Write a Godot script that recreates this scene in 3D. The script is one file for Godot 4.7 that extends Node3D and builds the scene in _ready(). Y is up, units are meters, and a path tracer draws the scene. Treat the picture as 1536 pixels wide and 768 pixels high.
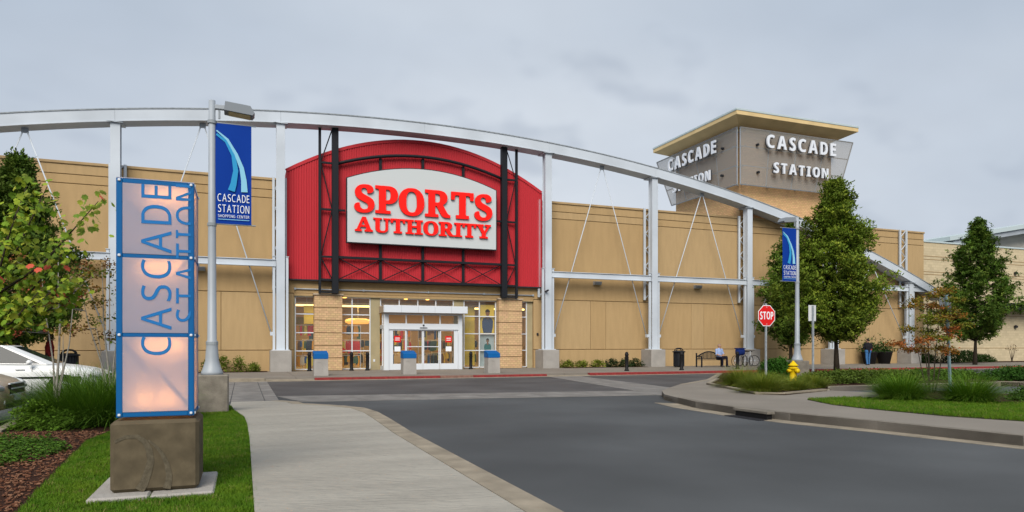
extends Node3D
# A shopping-centre storefront under an overcast sky: big-box store behind a white steel arch, tower, signs, planting.

var taken := {}
var rng := RandomNumberGenerator.new()
var S: SurfaceTool
var org := Vector3.ZERO
var smooth := false
var M := {}
var T := {}
const C := 9.02      # the store's axis of symmetry (x)
const WALL := -36.8  # face of the store's wall (z)

func _ready():
	rng.seed = 11
	set_camera()
	set_sky()
	set_sun()
	make_textures()
	make_materials()
	ground_and_roads()
	left_verge()
	right_island()
	store()
	store_entrance()
	store_interior()
	red_sign()
	arch_frame()
	tower()
	beige_shop()
	monument()
	lamp_posts()
	traffic_signs()
	pavement_things()
	cars()
	people()
	trees()
	shrubs()

func set_camera():
	var cam := Camera3D.new()
	cam.name = "camera"
	cam.projection = Camera3D.PROJECTION_FRUSTUM
	cam.near = 0.1
	cam.far = 1500.0
	cam.size = 0.1 * 768.0 / 1036.0
	cam.frustum_offset = Vector2(0, 0.1 * 134.0 / 1036.0)
	cam.position = Vector3(0, 1.42, 0)
	cam.rotation_degrees.y = -21.256
	add_child(cam)
	cam.current = true

func set_sky():
	var w := 1024
	var h := 512
	var n := FastNoiseLite.new()
	n.seed = 5; n.frequency = 2.2; n.fractal_octaves = 5; n.noise_type = FastNoiseLite.TYPE_SIMPLEX_SMOOTH
	var im := Image.create(w, h, false, Image.FORMAT_RGBF)
	var ramp := Curve.new()
	for q in [[0.0, 0.74], [0.06, 0.70], [0.11, 0.63], [0.2, 0.46], [0.27, 0.20], [0.45, 0.12], [1.0, 0.10]]: ramp.add_point(Vector2(q[0], q[1]))
	for y in h:
		var el := PI * (0.5 - (y + 0.5) / h)
		for x in w:
			var az := wrapf(TAU * (x + 0.5) / w, -PI, PI)
			var d := Vector3(sin(az) * cos(el), sin(el), -cos(az) * cos(el))
			var c := Color(0.19, 0.19, 0.18)
			if d.y > 0.0:
				# a flat cloud deck: features flatten towards the horizon; thinner and brighter over the store
				var p := Vector3(d.x, 0, d.z) / (d.y + 0.22)
				var k := n.get_noise_3d(p.x * 0.42, 1.7, p.z * 0.42)
				var k2 := n.get_noise_3d(p.x * 0.55 + 9.0, 4.0, p.z * 0.9)
				var off := angle_difference(az, deg_to_rad(20.0))
				var m := ramp.sample_baked(el / (PI / 2.0)) + 0.48 * exp(-off * off / 0.2) * cos(el)
				c = Color(0.405, 0.485, 0.60).lerp(Color(0.655, 0.712, 0.79), clampf(m + 0.22 * k, 0.0, 1.05))
				var k3 := n.get_noise_3d(p.x * 2.2, 11.0, p.z * 3.0)
				c = c.lerp(Color(0.40, 0.46, 0.555), clampf((k2 + 0.35 * k3) * 1.9 - 0.40, 0.0, 0.5)) * (1.0 + 0.035 * k3)
			im.set_pixel(x, y, c)
	var pm := PanoramaSkyMaterial.new()
	pm.panorama = ImageTexture.create_from_image(im)
	pm.energy_multiplier = 1.0 / 2.7
	var sky := Sky.new()
	sky.sky_material = pm
	var env := Environment.new()
	env.background_mode = Environment.BG_SKY
	env.sky = sky
	env.tonemap_mode = Environment.TONE_MAPPER_LINEAR
	env.tonemap_exposure = 2.7
	env.sdfgi_enabled = true
	env.ssao_enabled = true
	env.ssil_enabled = true
	var we := WorldEnvironment.new()
	we.name = "world_environment"
	we.environment = env
	add_child(we)

func set_sun():
	var sun := DirectionalLight3D.new()
	sun.name = "sun"
	sun.light_energy = 0.5
	sun.light_color = Color(1.0, 0.965, 0.92)
	sun.light_angular_distance = 40.0
	sun.shadow_enabled = true
	sun.rotation_degrees = Vector3(-41, -26, 0)
	add_child(sun)

# ---------------------------------------------------------------- naming and nodes
func numbered(n: String, where = null) -> String:
	var key := n if where == null else "%d/%s" % [where.get_instance_id(), n]
	taken[key] = taken.get(key, -1) + 1
	return n if taken[key] == 0 else "%s_%03d" % [n, taken[key]]

func thing(called: String, label: String, category: String, at := Vector3.ZERO, group := "") -> Node3D:
	var o := Node3D.new()
	o.name = numbered(called)
	add_child(o)
	o.position = at
	tag(o, label, category, group)
	org = at
	return o

func tag(o: Node, label: String, category := "", group := "", kind := ""):
	o.set_meta("label", label)
	if category: o.set_meta("category", category)
	if group: o.set_meta("group", group)
	if kind: o.set_meta("kind", kind)

func structure(called: String, label := "") -> Node3D:
	var o := Node3D.new()
	o.name = numbered(called)
	add_child(o)
	o.set_meta("kind", "structure")
	if label: o.set_meta("label", label)
	org = Vector3.ZERO
	return o

func dup(o: Node3D, label: String, at: Vector3, turn := 0.0, group := "") -> Node3D:
	var r: Node3D = o.duplicate()
	var base := String(o.name)
	if base.length() > 4 and base[base.length() - 4] == "_" and base.right(3).is_valid_int(): base = base.left(base.length() - 4)
	r.name = numbered(base)
	add_child(r)
	r.position = at
	r.rotation.y = turn
	r.set_meta("label", label)
	if group: r.set_meta("group", group)
	return r

func begin(sm := false):
	S = SurfaceTool.new()
	S.begin(Mesh.PRIMITIVE_TRIANGLES)
	smooth = sm
	S.set_smooth_group(1 if sm else -1)

func mesh_of() -> ArrayMesh:
	S.generate_normals()
	return S.commit()

func done(called: String, m: Material, parent: Node = self) -> MeshInstance3D:
	return place(called, mesh_of(), m, parent)

func place(called: String, mesh: Mesh, m: Material, parent: Node = self, tr := Transform3D()) -> MeshInstance3D:
	var o := MeshInstance3D.new()
	o.mesh = mesh
	o.material_override = m
	o.transform = tr
	o.name = numbered(called, null if parent == self else parent)
	parent.add_child(o, true)
	return o

# ---------------------------------------------------------------- geometry
func tri(a: Vector3, b: Vector3, c: Vector3):
	S.add_vertex(a - org); S.add_vertex(b - org); S.add_vertex(c - org)

func tri_out(a: Vector3, b: Vector3, c: Vector3, mid: Vector3):
	if (c - a).cross(b - a).dot((a + b + c) / 3.0 - mid) < 0.0: tri(a, c, b)
	else: tri(a, b, c)

func quad_out(a: Vector3, b: Vector3, c: Vector3, d: Vector3, mid: Vector3):
	tri_out(a, b, c, mid); tri_out(a, c, d, mid)

# a chamfered box; basis turns it about its centre
func box(c: Vector3, s: Vector3, bev := 0.0, B := Basis()):
	var h := s / 2.0
	bev = minf(bev, minf(h.x, minf(h.y, h.z)) * 0.9)
	var P := func(sx: int, sy: int, sz: int, ax: int) -> Vector3:
		var q := Vector3(sx * h.x, sy * h.y, sz * h.z)
		for i in 3:
			if i != ax: q[i] -= signf(q[i]) * bev
		return c + B * q
	for ax in 3:
		var u := (ax + 1) % 3
		var w := (ax + 2) % 3
		for sg in [-1, 1]:
			var pts := []
			for uv in [[-1, -1], [1, -1], [1, 1], [-1, 1]]:
				var q := [0, 0, 0]
				q[ax] = sg; q[u] = uv[0]; q[w] = uv[1]
				pts.append(P.call(q[0], q[1], q[2], ax))
			quad_out(pts[0], pts[1], pts[2], pts[3], c)
	if bev <= 0.0: return
	for ax in 3:
		var u := (ax + 1) % 3
		var w := (ax + 2) % 3
		for su in [-1, 1]:
			for sw in [-1, 1]:
				var q := [0, 0, 0]
				q[u] = su; q[w] = sw
				q[ax] = -1
				var a: Vector3 = P.call(q[0], q[1], q[2], u)
				var b: Vector3 = P.call(q[0], q[1], q[2], w)
				q[ax] = 1
				var d: Vector3 = P.call(q[0], q[1], q[2], u)
				var e: Vector3 = P.call(q[0], q[1], q[2], w)
				quad_out(a, b, e, d, c)
	for sx in [-1, 1]:
		for sy in [-1, 1]:
			for sz in [-1, 1]:
				tri_out(P.call(sx, sy, sz, 0), P.call(sx, sy, sz, 1), P.call(sx, sy, sz, 2), c)

# a box from its extents
func ext(x0: float, x1: float, y0: float, y1: float, z0: float, z1: float, bev := 0.0):
	box(Vector3((x0 + x1) / 2, (y0 + y1) / 2, (z0 + z1) / 2), Vector3(absf(x1 - x0), absf(y1 - y0), absf(z1 - z0)), bev)

# a square bar between two points
func bar(a: Vector3, b: Vector3, w: float, h: float, bev := 0.0):
	var d := b - a
	var z := d.normalized()
	var up := Vector3.UP if absf(z.y) < 0.95 else Vector3(0, 0, 1)
	var x := up.cross(z).normalized()
	var y := z.cross(x)
	box((a + b) / 2.0, Vector3(w, h, d.length()), bev, Basis(x, y, z))

func tube(pts: Array, radii: Array, sides := 8, caps := true):
	var rings := []
	var ref := Vector3.ZERO
	for i in pts.size():
		var d: Vector3 = (pts[mini(i + 1, pts.size() - 1)] - pts[maxi(i - 1, 0)]).normalized()
		if i == 0: ref = (Vector3.RIGHT if absf(d.x) < 0.8 else Vector3.UP)
		var u := (ref - d * ref.dot(d)).normalized()
		ref = u
		var v := d.cross(u)
		var r := []
		for k in sides:
			var a := TAU * k / sides
			r.append(pts[i] + (u * cos(a) + v * sin(a)) * radii[mini(i, radii.size() - 1)])
		rings.append(r)
	for i in pts.size() - 1:
		var mid: Vector3 = (pts[i] + pts[i + 1]) / 2.0
		for k in sides:
			var k2 := (k + 1) % sides
			quad_out(rings[i][k], rings[i][k2], rings[i + 1][k2], rings[i + 1][k], mid)
	if caps:
		for e in [0, pts.size() - 1]:
			var inner: Vector3 = pts[1] if e == 0 else pts[pts.size() - 2]
			for k in range(1, sides - 1): tri_out(rings[e][0], rings[e][k], rings[e][k + 1], inner)

func rod(a: Vector3, b: Vector3, r: float, sides := 6, r2 := -1.0):
	tube([a, b], [r, r if r2 < 0.0 else r2], sides)

# profile of (radius, height) turned about the vertical through at
func lathe(at: Vector3, prof: Array, sides := 16):
	for i in prof.size() - 1:
		for k in sides:
			var a := TAU * k / sides
			var b := TAU * (k + 1) / sides
			var p0 := at + Vector3(cos(a) * prof[i][0], prof[i][1], sin(a) * prof[i][0])
			var p1 := at + Vector3(cos(b) * prof[i][0], prof[i][1], sin(b) * prof[i][0])
			var p2 := at + Vector3(cos(b) * prof[i + 1][0], prof[i + 1][1], sin(b) * prof[i + 1][0])
			var p3 := at + Vector3(cos(a) * prof[i + 1][0], prof[i + 1][1], sin(a) * prof[i + 1][0])
			# outward from the axis, or up/down for flat rings
			var n := Vector3(cos((a + b) / 2) * (prof[i + 1][1] - prof[i][1]), prof[i][0] - prof[i + 1][0], sin((a + b) / 2) * (prof[i + 1][1] - prof[i][1]))
			var mid := (p0 + p1 + p2 + p3) / 4.0 - n
			if prof[i][0] > 0.0: tri_out(p0, p1, p2, mid) if prof[i + 1][0] > 0.0 else tri_out(p0, p1, p3, mid)
			if prof[i + 1][0] > 0.0: tri_out(p0, p2, p3, mid)

# a flat polygon (list of Vector2) given a frame: o + u*x + v*y, extruded by depth along n
func prism(poly: Array, o: Vector3, u: Vector3, v: Vector3, n: Vector3, depth: float):
	var pv := PackedVector2Array(poly)
	var idx := Geometry2D.triangulate_polygon(pv)
	var P := func(q: Vector2, t: float) -> Vector3: return o + u * q.x + v * q.y + n * t
	for i in range(0, idx.size(), 3):
		var a := pv[idx[i]]; var b := pv[idx[i + 1]]; var c := pv[idx[i + 2]]
		var m: Vector3 = P.call((a + b + c) / 3.0, depth / 2.0)
		tri_out(P.call(a, depth), P.call(b, depth), P.call(c, depth), m)
		tri_out(P.call(a, 0.0), P.call(b, 0.0), P.call(c, 0.0), m)
	var cw := Geometry2D.is_polygon_clockwise(pv)
	for i in pv.size():
		var a := pv[i]; var b := pv[(i + 1) % pv.size()]
		var nn := Vector2((b - a).y, -(b - a).x) * (-1.0 if cw else 1.0)
		var m: Vector3 = P.call((a + b) / 2.0 - nn.normalized() * 0.001, depth / 2.0)
		quad_out(P.call(a, 0.0), P.call(b, 0.0), P.call(b, depth), P.call(a, depth), m)

# a level sheet with an edge of the given thickness below it; poly of (x, z)
func slab(poly: Array, top: float, thick: float):
	prism(poly, Vector3(0, top - thick, 0), Vector3(1, 0, 0), Vector3(0, 0, 1), Vector3.UP, thick)

# a raised band along a line (x, y), its half width growing from w0 to w1
func ribbon(line: Array, w0: float, w1: float, o: Vector3, depth: float):
	begin()
	var l := []; var r := []
	for i in line.size():
		var d: Vector2 = (line[mini(i + 1, line.size() - 1)] - line[maxi(i - 1, 0)]).normalized()
		var w := lerpf(w0, w1, float(i) / (line.size() - 1))
		l.append(line[i] + Vector2(-d.y, d.x) * w); r.append(line[i] - Vector2(-d.y, d.x) * w)
	for i in line.size() - 1: prism([l[i], r[i], r[i + 1], l[i + 1]], o, Vector3.RIGHT, Vector3.UP, Vector3(0, 0, 1), depth)

func rect(x0: float, x1: float, y0: float, y1: float) -> Array:
	return [Vector2(x0, y0), Vector2(x1, y0), Vector2(x1, y1), Vector2(x0, y1)]

# ---------------------------------------------------------------- lettering
var fonts := {}
func font(serif: bool, bold: bool) -> SystemFont:
	var k := "%s%s" % [serif, bold]
	if not fonts.has(k):
		var f := SystemFont.new()
		f.font_names = PackedStringArray(["Droid Serif" if serif else "Droid Sans"])
		f.font_weight = 700 if bold else 400
		fonts[k] = f
	return fonts[k]

func heavy(serif: bool, bold: bool, by: float) -> Font:
	var v := FontVariation.new()
	v.base_font = font(serif, bold)
	v.variation_embolden = by
	return v

func glyph(ch: String, f: Font, depth: float) -> TextMesh:
	var t := TextMesh.new()
	t.text = ch; t.font = f; t.font_size = 64; t.pixel_size = 1.0 / 64.0; t.depth = depth; t.curve_step = 1.5
	return t

# places each letter of text as a part: left end of the baseline, frame (right, up, out), capital height, total width
func letters(text: String, f: Font, at: Vector3, right: Vector3, up: Vector3, out: Vector3, cap: float, width: float, depth: float, m: Material, parent: Node, called := "letter", gap_share := 0.14, back: Material = null) -> Array:
	var href := glyph("H", f, 0.1).get_aabb()
	var sy := cap / href.size.y
	var total := 0.0
	var list := []
	for ch in text:
		if ch == " ":
			total += href.size.x * 0.45; list.append(null)
			continue
		var g := glyph(ch, f, 0.1)
		list.append(g)
		total += g.get_aabb().size.x
	var gap := href.size.x * gap_share
	total += gap * (text.length() - 1)
	var sx := width / total
	var pen := 0.0
	var made := []
	for g in list:
		if g == null:
			pen += href.size.x * 0.45 + gap
			continue
		var bb: AABB = g.get_aabb()
		var B := Basis(right * sx, up * sy, out * (depth / 0.1))
		var off := Vector3(pen - bb.position.x, -href.position.y, -bb.position.z)
		var o := place(called, g, m, parent, Transform3D(B, at - org + B * off))
		made.append(o)
		if back:
			var B2 := Basis(right * sx, up * sy, out * (depth / 0.1))
			var h := place("letter_return", g, back, o, o.transform.affine_inverse() * Transform3D(B2, at - out * (depth + 0.001) - org + B2 * off))
		pen += bb.size.x + gap
	return made

# ---------------------------------------------------------------- textures and materials
func noise_tex(seed_: int, freq: float, oct: int, lo: float, hi: float, size := 512, kind := FastNoiseLite.TYPE_SIMPLEX_SMOOTH) -> NoiseTexture2D:
	var n := FastNoiseLite.new()
	n.seed = seed_; n.frequency = freq; n.fractal_octaves = oct; n.noise_type = kind
	var t := NoiseTexture2D.new()
	t.noise = n; t.width = size; t.height = size; t.seamless = true
	var g := Gradient.new()
	g.set_color(0, Color(lo, lo, lo)); g.set_color(1, Color(hi, hi, hi))
	t.color_ramp = g
	return t

func make_textures():
	T.cloudy = noise_tex(1, 0.006, 5, 0.90, 1.0)
	T.patchy = noise_tex(2, 0.012, 4, 0.78, 1.0)
	T.fine = noise_tex(3, 0.12, 3, 0.82, 1.0)
	T.grit = noise_tex(4, 0.35, 2, 0.45, 1.0)
	T.relief = noise_tex(5, 0.09, 4, 0.0, 1.0)
	T.relief.as_normal_map = true
	T.relief.bump_strength = 6.0
	T.streak = noise_tex(6, 0.02, 5, 0.945, 1.0)
	T.speck = noise_tex(7, 0.45, 2, 0.70, 1.0)
	var im := Image.create(256, 256, false, Image.FORMAT_RGB8)
	im.fill(Color(0.80, 0.78, 0.74))
	var r := RandomNumberGenerator.new(); r.seed = 3
	for row in 16:
		for k in range(-1, 8):
			var v := r.randf_range(0.91, 1.0)
			var x := k * 32 + (16 if row % 2 else 0)
			for w in [0, 256]:
				var q := Rect2i(x + w + 1, row * 16 + 1, 29, 13)
				im.fill_rect(q, Color(v, v * r.randf_range(0.95, 1.0), v * 0.95))
	T.brick = ImageTexture.create_from_image(im)
	im.fill(Color(0.86, 0.85, 0.83))
	for row in 16:
		for k in range(-1, 8):
			var v := r.randf_range(0.93, 1.0)
			for w in [0, 256]: im.fill_rect(Rect2i(k * 32 + (16 if row % 2 else 0) + w + 1, row * 16 + 1, 31, 15), Color(v, v, v * 0.99))
	T.block = ImageTexture.create_from_image(im.duplicate())

func mat(r: float, g: float, b: float, rough := 0.8, tex = null, scale := 1.0, tex2 = null, scale2 := 1.0, bump := 0.0, metal := 0.0) -> StandardMaterial3D:
	var m := StandardMaterial3D.new()
	m.albedo_color = Color(r, g, b).linear_to_srgb()
	m.roughness = rough
	m.metallic = metal
	if rough >= 0.5: m.metallic_specular = 0.25
	if tex:
		m.albedo_texture = tex
		m.uv1_triplanar = true
		m.uv1_world_triplanar = true
		m.uv1_scale = Vector3.ONE * scale
	if tex2:
		m.detail_enabled = true
		m.detail_blend_mode = BaseMaterial3D.BLEND_MODE_MUL
		m.detail_uv_layer = BaseMaterial3D.DETAIL_UV_2
		m.detail_albedo = tex2
		m.uv2_triplanar = true
		m.uv2_world_triplanar = true
		m.uv2_scale = Vector3.ONE * scale2
	if bump > 0.0:
		m.normal_enabled = true
		m.normal_texture = T.relief
		m.normal_scale = bump
	return m

func glow(c: Color, e: float) -> StandardMaterial3D:
	var m := mat(0.8, 0.75, 0.6, 0.6)
	m.emission_enabled = true
	m.emission = c
	m.emission_energy_multiplier = e
	return m

func leaf_mat() -> StandardMaterial3D:
	var m := mat(1, 1, 1, 0.6)
	m.metallic_specular = 0.2
	m.vertex_color_use_as_albedo = true
	m.backlight_enabled = true
	m.backlight = Color(0.55, 0.6, 0.3)
	return m

func make_materials():
	M.asphalt = mat(0.132, 0.142, 0.150, 0.9, T.patchy, 0.035, T.speck, 0.9)
	M.asphalt_lane = mat(0.15, 0.146, 0.148, 0.9, T.patchy, 0.05, T.speck, 0.9)
	M.ground = mat(0.10, 0.10, 0.09, 0.95, T.cloudy, 0.02)
	M.walk = mat(0.41, 0.39, 0.34, 0.9, T.cloudy, 0.2, T.fine, 1.2, 0.3)
	M.walk.uv1_scale = Vector3(0.09, 0.3, 0.4)
	M.pavement = mat(0.275, 0.25, 0.215, 0.9, T.cloudy, 0.12, T.fine, 1.3)
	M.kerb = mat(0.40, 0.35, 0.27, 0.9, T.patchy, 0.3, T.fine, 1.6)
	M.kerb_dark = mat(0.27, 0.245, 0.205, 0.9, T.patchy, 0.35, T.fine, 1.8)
	M.band = mat(0.285, 0.275, 0.26, 0.9, T.patchy, 0.2, T.fine, 1.5)
	M.red_kerb = mat(0.37, 0.055, 0.055, 0.7, T.patchy, 0.6, T.fine, 1.5)
	M.worn_kerb = mat(0.34, 0.19, 0.15, 0.8, T.patchy, 0.9, T.fine, 1.5)
	M.white_line = mat(0.5, 0.5, 0.48, 0.8, T.grit, 0.8)
	M.concrete = mat(0.44, 0.42, 0.39, 0.85, T.cloudy, 0.35, T.fine, 1.4, 0.2)
	M.concrete_dark = mat(0.32, 0.29, 0.24, 0.9, T.patchy, 0.6, T.fine, 1.3, 0.3)
	M.mulch = mat(0.095, 0.042, 0.026, 0.95, T.patchy, 0.7, T.grit, 1.6, 1.0)
	M.soil = mat(0.035, 0.042, 0.014, 0.95, T.patchy, 0.8)
	M.stucco = mat(0.52, 0.362, 0.182, 0.9, T.streak, 0.1, T.fine, 0.8)
	M.stucco.uv1_scale = Vector3(0.35, 0.05, 0.35)
	M.stucco_warm = mat(0.505, 0.348, 0.172, 0.9, T.streak, 0.1, T.fine, 0.8)
	M.stucco_warm.uv1_scale = Vector3(0.28, 0.045, 0.28)
	M.stucco_pale = mat(0.53, 0.375, 0.195, 0.9, T.streak, 0.1, T.fine, 0.8)
	M.stucco_pale.uv1_scale = Vector3(0.4, 0.06, 0.4)
	M.stucco_cap = mat(0.42, 0.30, 0.16, 0.8, T.cloudy, 0.3)
	M.joint = mat(0.30, 0.20, 0.10, 0.9)
	M.olive = mat(0.36, 0.31, 0.19, 0.8, T.cloudy, 0.3)
	M.brick = mat(0.58, 0.42, 0.25, 0.85, T.brick, 0.55)
	M.tower_brick = mat(0.64, 0.435, 0.235, 0.85, T.brick, 0.55)
	M.block = mat(0.53, 0.45, 0.305, 0.85, T.block, 0.31)
	M.stone_cap = mat(0.46, 0.37, 0.27, 0.8, T.fine, 1.0)
	M.red_metal = mat(0.44, 0.03, 0.04, 0.55)
	M.red_letter = mat(0.92, 0.012, 0.008, 0.6)
	M.letter_side = mat(0.14, 0.016, 0.012, 0.5)
	M.letter_dark = mat(0.05, 0.055, 0.065, 0.5)
	M.sign_white = mat(0.49, 0.53, 0.54, 0.5)
	M.upper_wall = mat(0.42, 0.40, 0.36, 0.8, T.cloudy, 0.2)
	M.black_steel = mat(0.014, 0.016, 0.02, 0.5)
	M.white_steel = mat(0.54, 0.60, 0.665, 0.5, T.cloudy, 0.09)
	M.white_letter = mat(0.66, 0.70, 0.76, 0.4)
	M.alu = mat(0.60, 0.64, 0.68, 0.4)
	M.grey_metal = mat(0.33, 0.37, 0.41, 0.45, T.cloudy, 0.4)
	M.galv = mat(0.34, 0.38, 0.41, 0.5, T.patchy, 0.7)
	M.head_metal = mat(0.20, 0.225, 0.25, 0.5)
	M.dark_metal = mat(0.03, 0.03, 0.035, 0.5)
	M.roof_edge = mat(0.42, 0.50, 0.52, 0.5)
	M.soffit = mat(0.68, 0.52, 0.27, 0.8, T.cloudy, 0.2)
	M.perforated = mat(0.34, 0.33, 0.31, 0.5)
	M.perforated.transparency = BaseMaterial3D.TRANSPARENCY_ALPHA
	M.perforated.albedo_color.a = 0.40
	M.glass = StandardMaterial3D.new()
	M.glass.transparency = BaseMaterial3D.TRANSPARENCY_ALPHA
	M.glass.albedo_color = Color(0.75, 0.8, 0.78, 0.06)
	M.glass.roughness = 0.03
	M.blue = mat(0.006, 0.10, 0.28, 0.5)
	M.blue_print = mat(0.016, 0.15, 0.40, 0.6)
	M.blue_cap = mat(0.004, 0.095, 0.30, 0.6)
	M.banner = mat(0.003, 0.045, 0.33, 0.8, T.fine, 3.0)
	M.banner_light = mat(0.22, 0.50, 0.66, 0.75)
	M.banner_mid = mat(0.03, 0.27, 0.52, 0.75)
	M.print_white = mat(0.72, 0.76, 0.80, 0.75)
	M.acrylic = mat(0.37, 0.36, 0.45, 0.5)
	M.acrylic.backlight_enabled = true
	M.acrylic.backlight = Color(1, 1, 1)
	M.bark = mat(0.12, 0.095, 0.07, 0.95, T.patchy, 1.5, T.grit, 2.0, 1.0)
	M.pale_bark = mat(0.34, 0.32, 0.28, 0.9, T.patchy, 2.0)
	M.leaf = leaf_mat()
	M.hydrant = mat(0.78, 0.54, 0.008, 0.55, T.fine, 2.0)
	M.stop_red = mat(0.60, 0.014, 0.014, 0.6)
	M.sign_back = mat(0.55, 0.57, 0.58, 0.45)
	M.teal_pole = mat(0.20, 0.30, 0.32, 0.5, T.patchy, 1.0)
	M.lens = mat(0.42, 0.33, 0.13, 0.3)
	M.black_plastic = mat(0.012, 0.012, 0.013, 0.5)
	M.shop_floor = mat(0.3, 0.26, 0.19, 0.4, T.cloudy, 0.3)
	M.shop_wall = mat(0.34, 0.25, 0.11, 0.8)
	M.yellow_board = mat(0.82, 0.56, 0.06, 0.6)
	M.yellow_cloth = mat(0.50, 0.36, 0.04, 0.7, T.cloudy, 0.4)
	M.plinth = mat(0.185, 0.15, 0.095, 0.85, T.patchy, 0.8, T.speck, 1.6)
	M.emblem = mat(0.28, 0.24, 0.165, 0.95, T.grit, 5.0, T.patchy, 3.0, 1.0)
	M.warm_lamp = glow(Color(1.0, 0.72, 0.3), 1.2)
	M.strip_lamp = glow(Color(1.0, 0.80, 0.45), 1.5)
	M.warm_glow = glow(Color(1.0, 0.62, 0.2), 0.45)
	M.sign_lamp = glow(Color(1.0, 0.62, 0.3), 0.9)
	M.pot = mat(0.02, 0.018, 0.018, 0.6)

# ---------------------------------------------------------------- ground
func sheet(poly: Array, y: float):
	var idx := Geometry2D.triangulate_polygon(PackedVector2Array(poly))
	for i in range(0, idx.size(), 3):
		var p := []
		for k in 3: p.append(Vector3(poly[idx[i + k]].x, y, poly[idx[i + k]].y))
		tri_out(p[0], p[1], p[2], (p[0] + p[1] + p[2]) / 3.0 - Vector3.UP)

func V(list: Array) -> Array:
	var r := []
	for p in list: r.append(Vector2(p[0], p[1]))
	return r

# a kerb: a row of short stones along a polyline (x, z)
func kerb_run(parent: Node, line: Array, w: float, top: float, m: Material, piece := 3.0, called := "kerb_stone"):
	var pts := []
	for i in line.size() - 1:
		var a: Vector2 = line[i]; var b: Vector2 = line[i + 1]
		var n := maxi(1, int(round(a.distance_to(b) / piece)))
		for k in n: pts.append(a.lerp(b, float(k) / n))
	pts.append(line[line.size() - 1])
	var offs := []
	for i in pts.size():
		var d: Vector2 = (pts[mini(i + 1, pts.size() - 1)] - pts[maxi(i - 1, 0)]).normalized()
		offs.append(pts[i] + Vector2(-d.y, d.x) * w)
	for i in pts.size() - 1:
		var g: Vector2 = (pts[i + 1] - pts[i]).normalized() * 0.005
		begin()
		slab([pts[i] + g, pts[i + 1] - g, offs[i + 1] - g, offs[i] + g], top, top + 0.05)
		done(called, m, parent)

func ground_and_roads():
	var g := structure("ground")
	begin(); sheet(rect(-700, 700, -700, 200), -0.03); done("terrain", M.ground, g)
	g = structure("road")
	begin(); sheet(rect(-60, 110, -28.6, 12), 0.0); done("asphalt", M.asphalt, g)
	begin(); sheet(V([[0.87, -19.9], [11.4, -18.6], [12.8, -28.2], [0.8, -28.4]]), 0.004); done("lane_asphalt", M.asphalt_lane, g)
	begin(); sheet(V([[14.35, -28.2], [13.25, -19.1], [16.0, -21.3], [20, -25.8], [60, -25.8], [60, -28.2]]), 0.004); done("lane_asphalt", M.asphalt_lane, g)
	# concrete crossing bands, poured in panels
	g = structure("crosswalk")
	var near0 := Vector2(1.35, -18.05); var near1 := Vector2(10.95, -16.85)
	var far0 := Vector2(0.87, -20.2); var far1 := Vector2(11.4, -18.65)
	for k in 6:
		var a := k / 6.0 + 0.0008; var b := (k + 1) / 6.0 - 0.0008
		begin(); slab([near0.lerp(near1, a), near0.lerp(near1, b), far0.lerp(far1, b), far0.lerp(far1, a)], 0.012, 0.04); done("concrete_panel", M.band, g)
	var d0 := Vector2(12.75, -28.25); var d1 := Vector2(14.35, -28.25); var d2 := Vector2(13.25, -19.1); var d3 := Vector2(11.35, -18.68)
	for k in 5:
		var a := k / 5.0 + 0.001; var b := (k + 1) / 5.0 - 0.001
		begin(); slab([d0.lerp(d3, a), d1.lerp(d2, a), d1.lerp(d2, b), d0.lerp(d3, b)], 0.012, 0.04); done("concrete_panel", M.band, g)
	begin(); slab(V([[10.97, -16.87], [11.38, -18.63], [13.2, -19.05], [11.2, -16.6]]), 0.012, 0.04); done("concrete_panel", M.band, g)
	for k in 4:
		var z0 := -18.6 - k * 2.45; var z1 := z0 - 2.43
		for xx in [[-1.5, -0.31], [-0.29, 0.50], [0.52, 0.85]]:
			begin(); slab(rect(xx[0], xx[1], z1, z0), 0.012, 0.04); done("concrete_panel", M.band, g)
	# pavement in front of the shops
	g = structure("front_pavement")
	var x := -34.0
	while x < 86.0:
		for zz in [[-29.22, -31.8], [-31.82, -34.4], [-34.42, -37.05]]:
			begin(); slab(rect(x, x + 2.98, zz[1], zz[0]), 0.12, 0.2); done("slab", M.pavement, g)
		x += 3.0
	begin(); slab(rect(-34, 86, -28.95, -28.45), 0.008, 0.05); done("gutter", M.kerb, g)
	# kerb: plain, dropped and red lengths
	var runs := [[-34.0, 0.8, 0.12, "p"], [0.8, 2.7, 0.06, "p"], [2.7, 13.0, 0.10, "r"], [13.0, 15.2, 0.03, "p"], [15.2, 86.0, 0.12, "r"]]
	for q in runs:
		var xa: float = q[0]
		while xa < q[1] - 0.1:
			var step := 0.75 if q[3] == "r" and q[0] < 5.0 else 3.0
			var xb := minf(xa + step, q[1])
			begin(); ext(xa + 0.004, xb - 0.004, -0.05, q[2], -28.96, -29.21, 0.015)
			done("kerb_stone", (M.worn_kerb if step < 1.0 and xa > 5.8 and xa < 9.2 and rng.randf() < 0.35 else M.red_kerb) if q[3] == "r" else M.kerb, g)
			xa = xb

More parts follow.
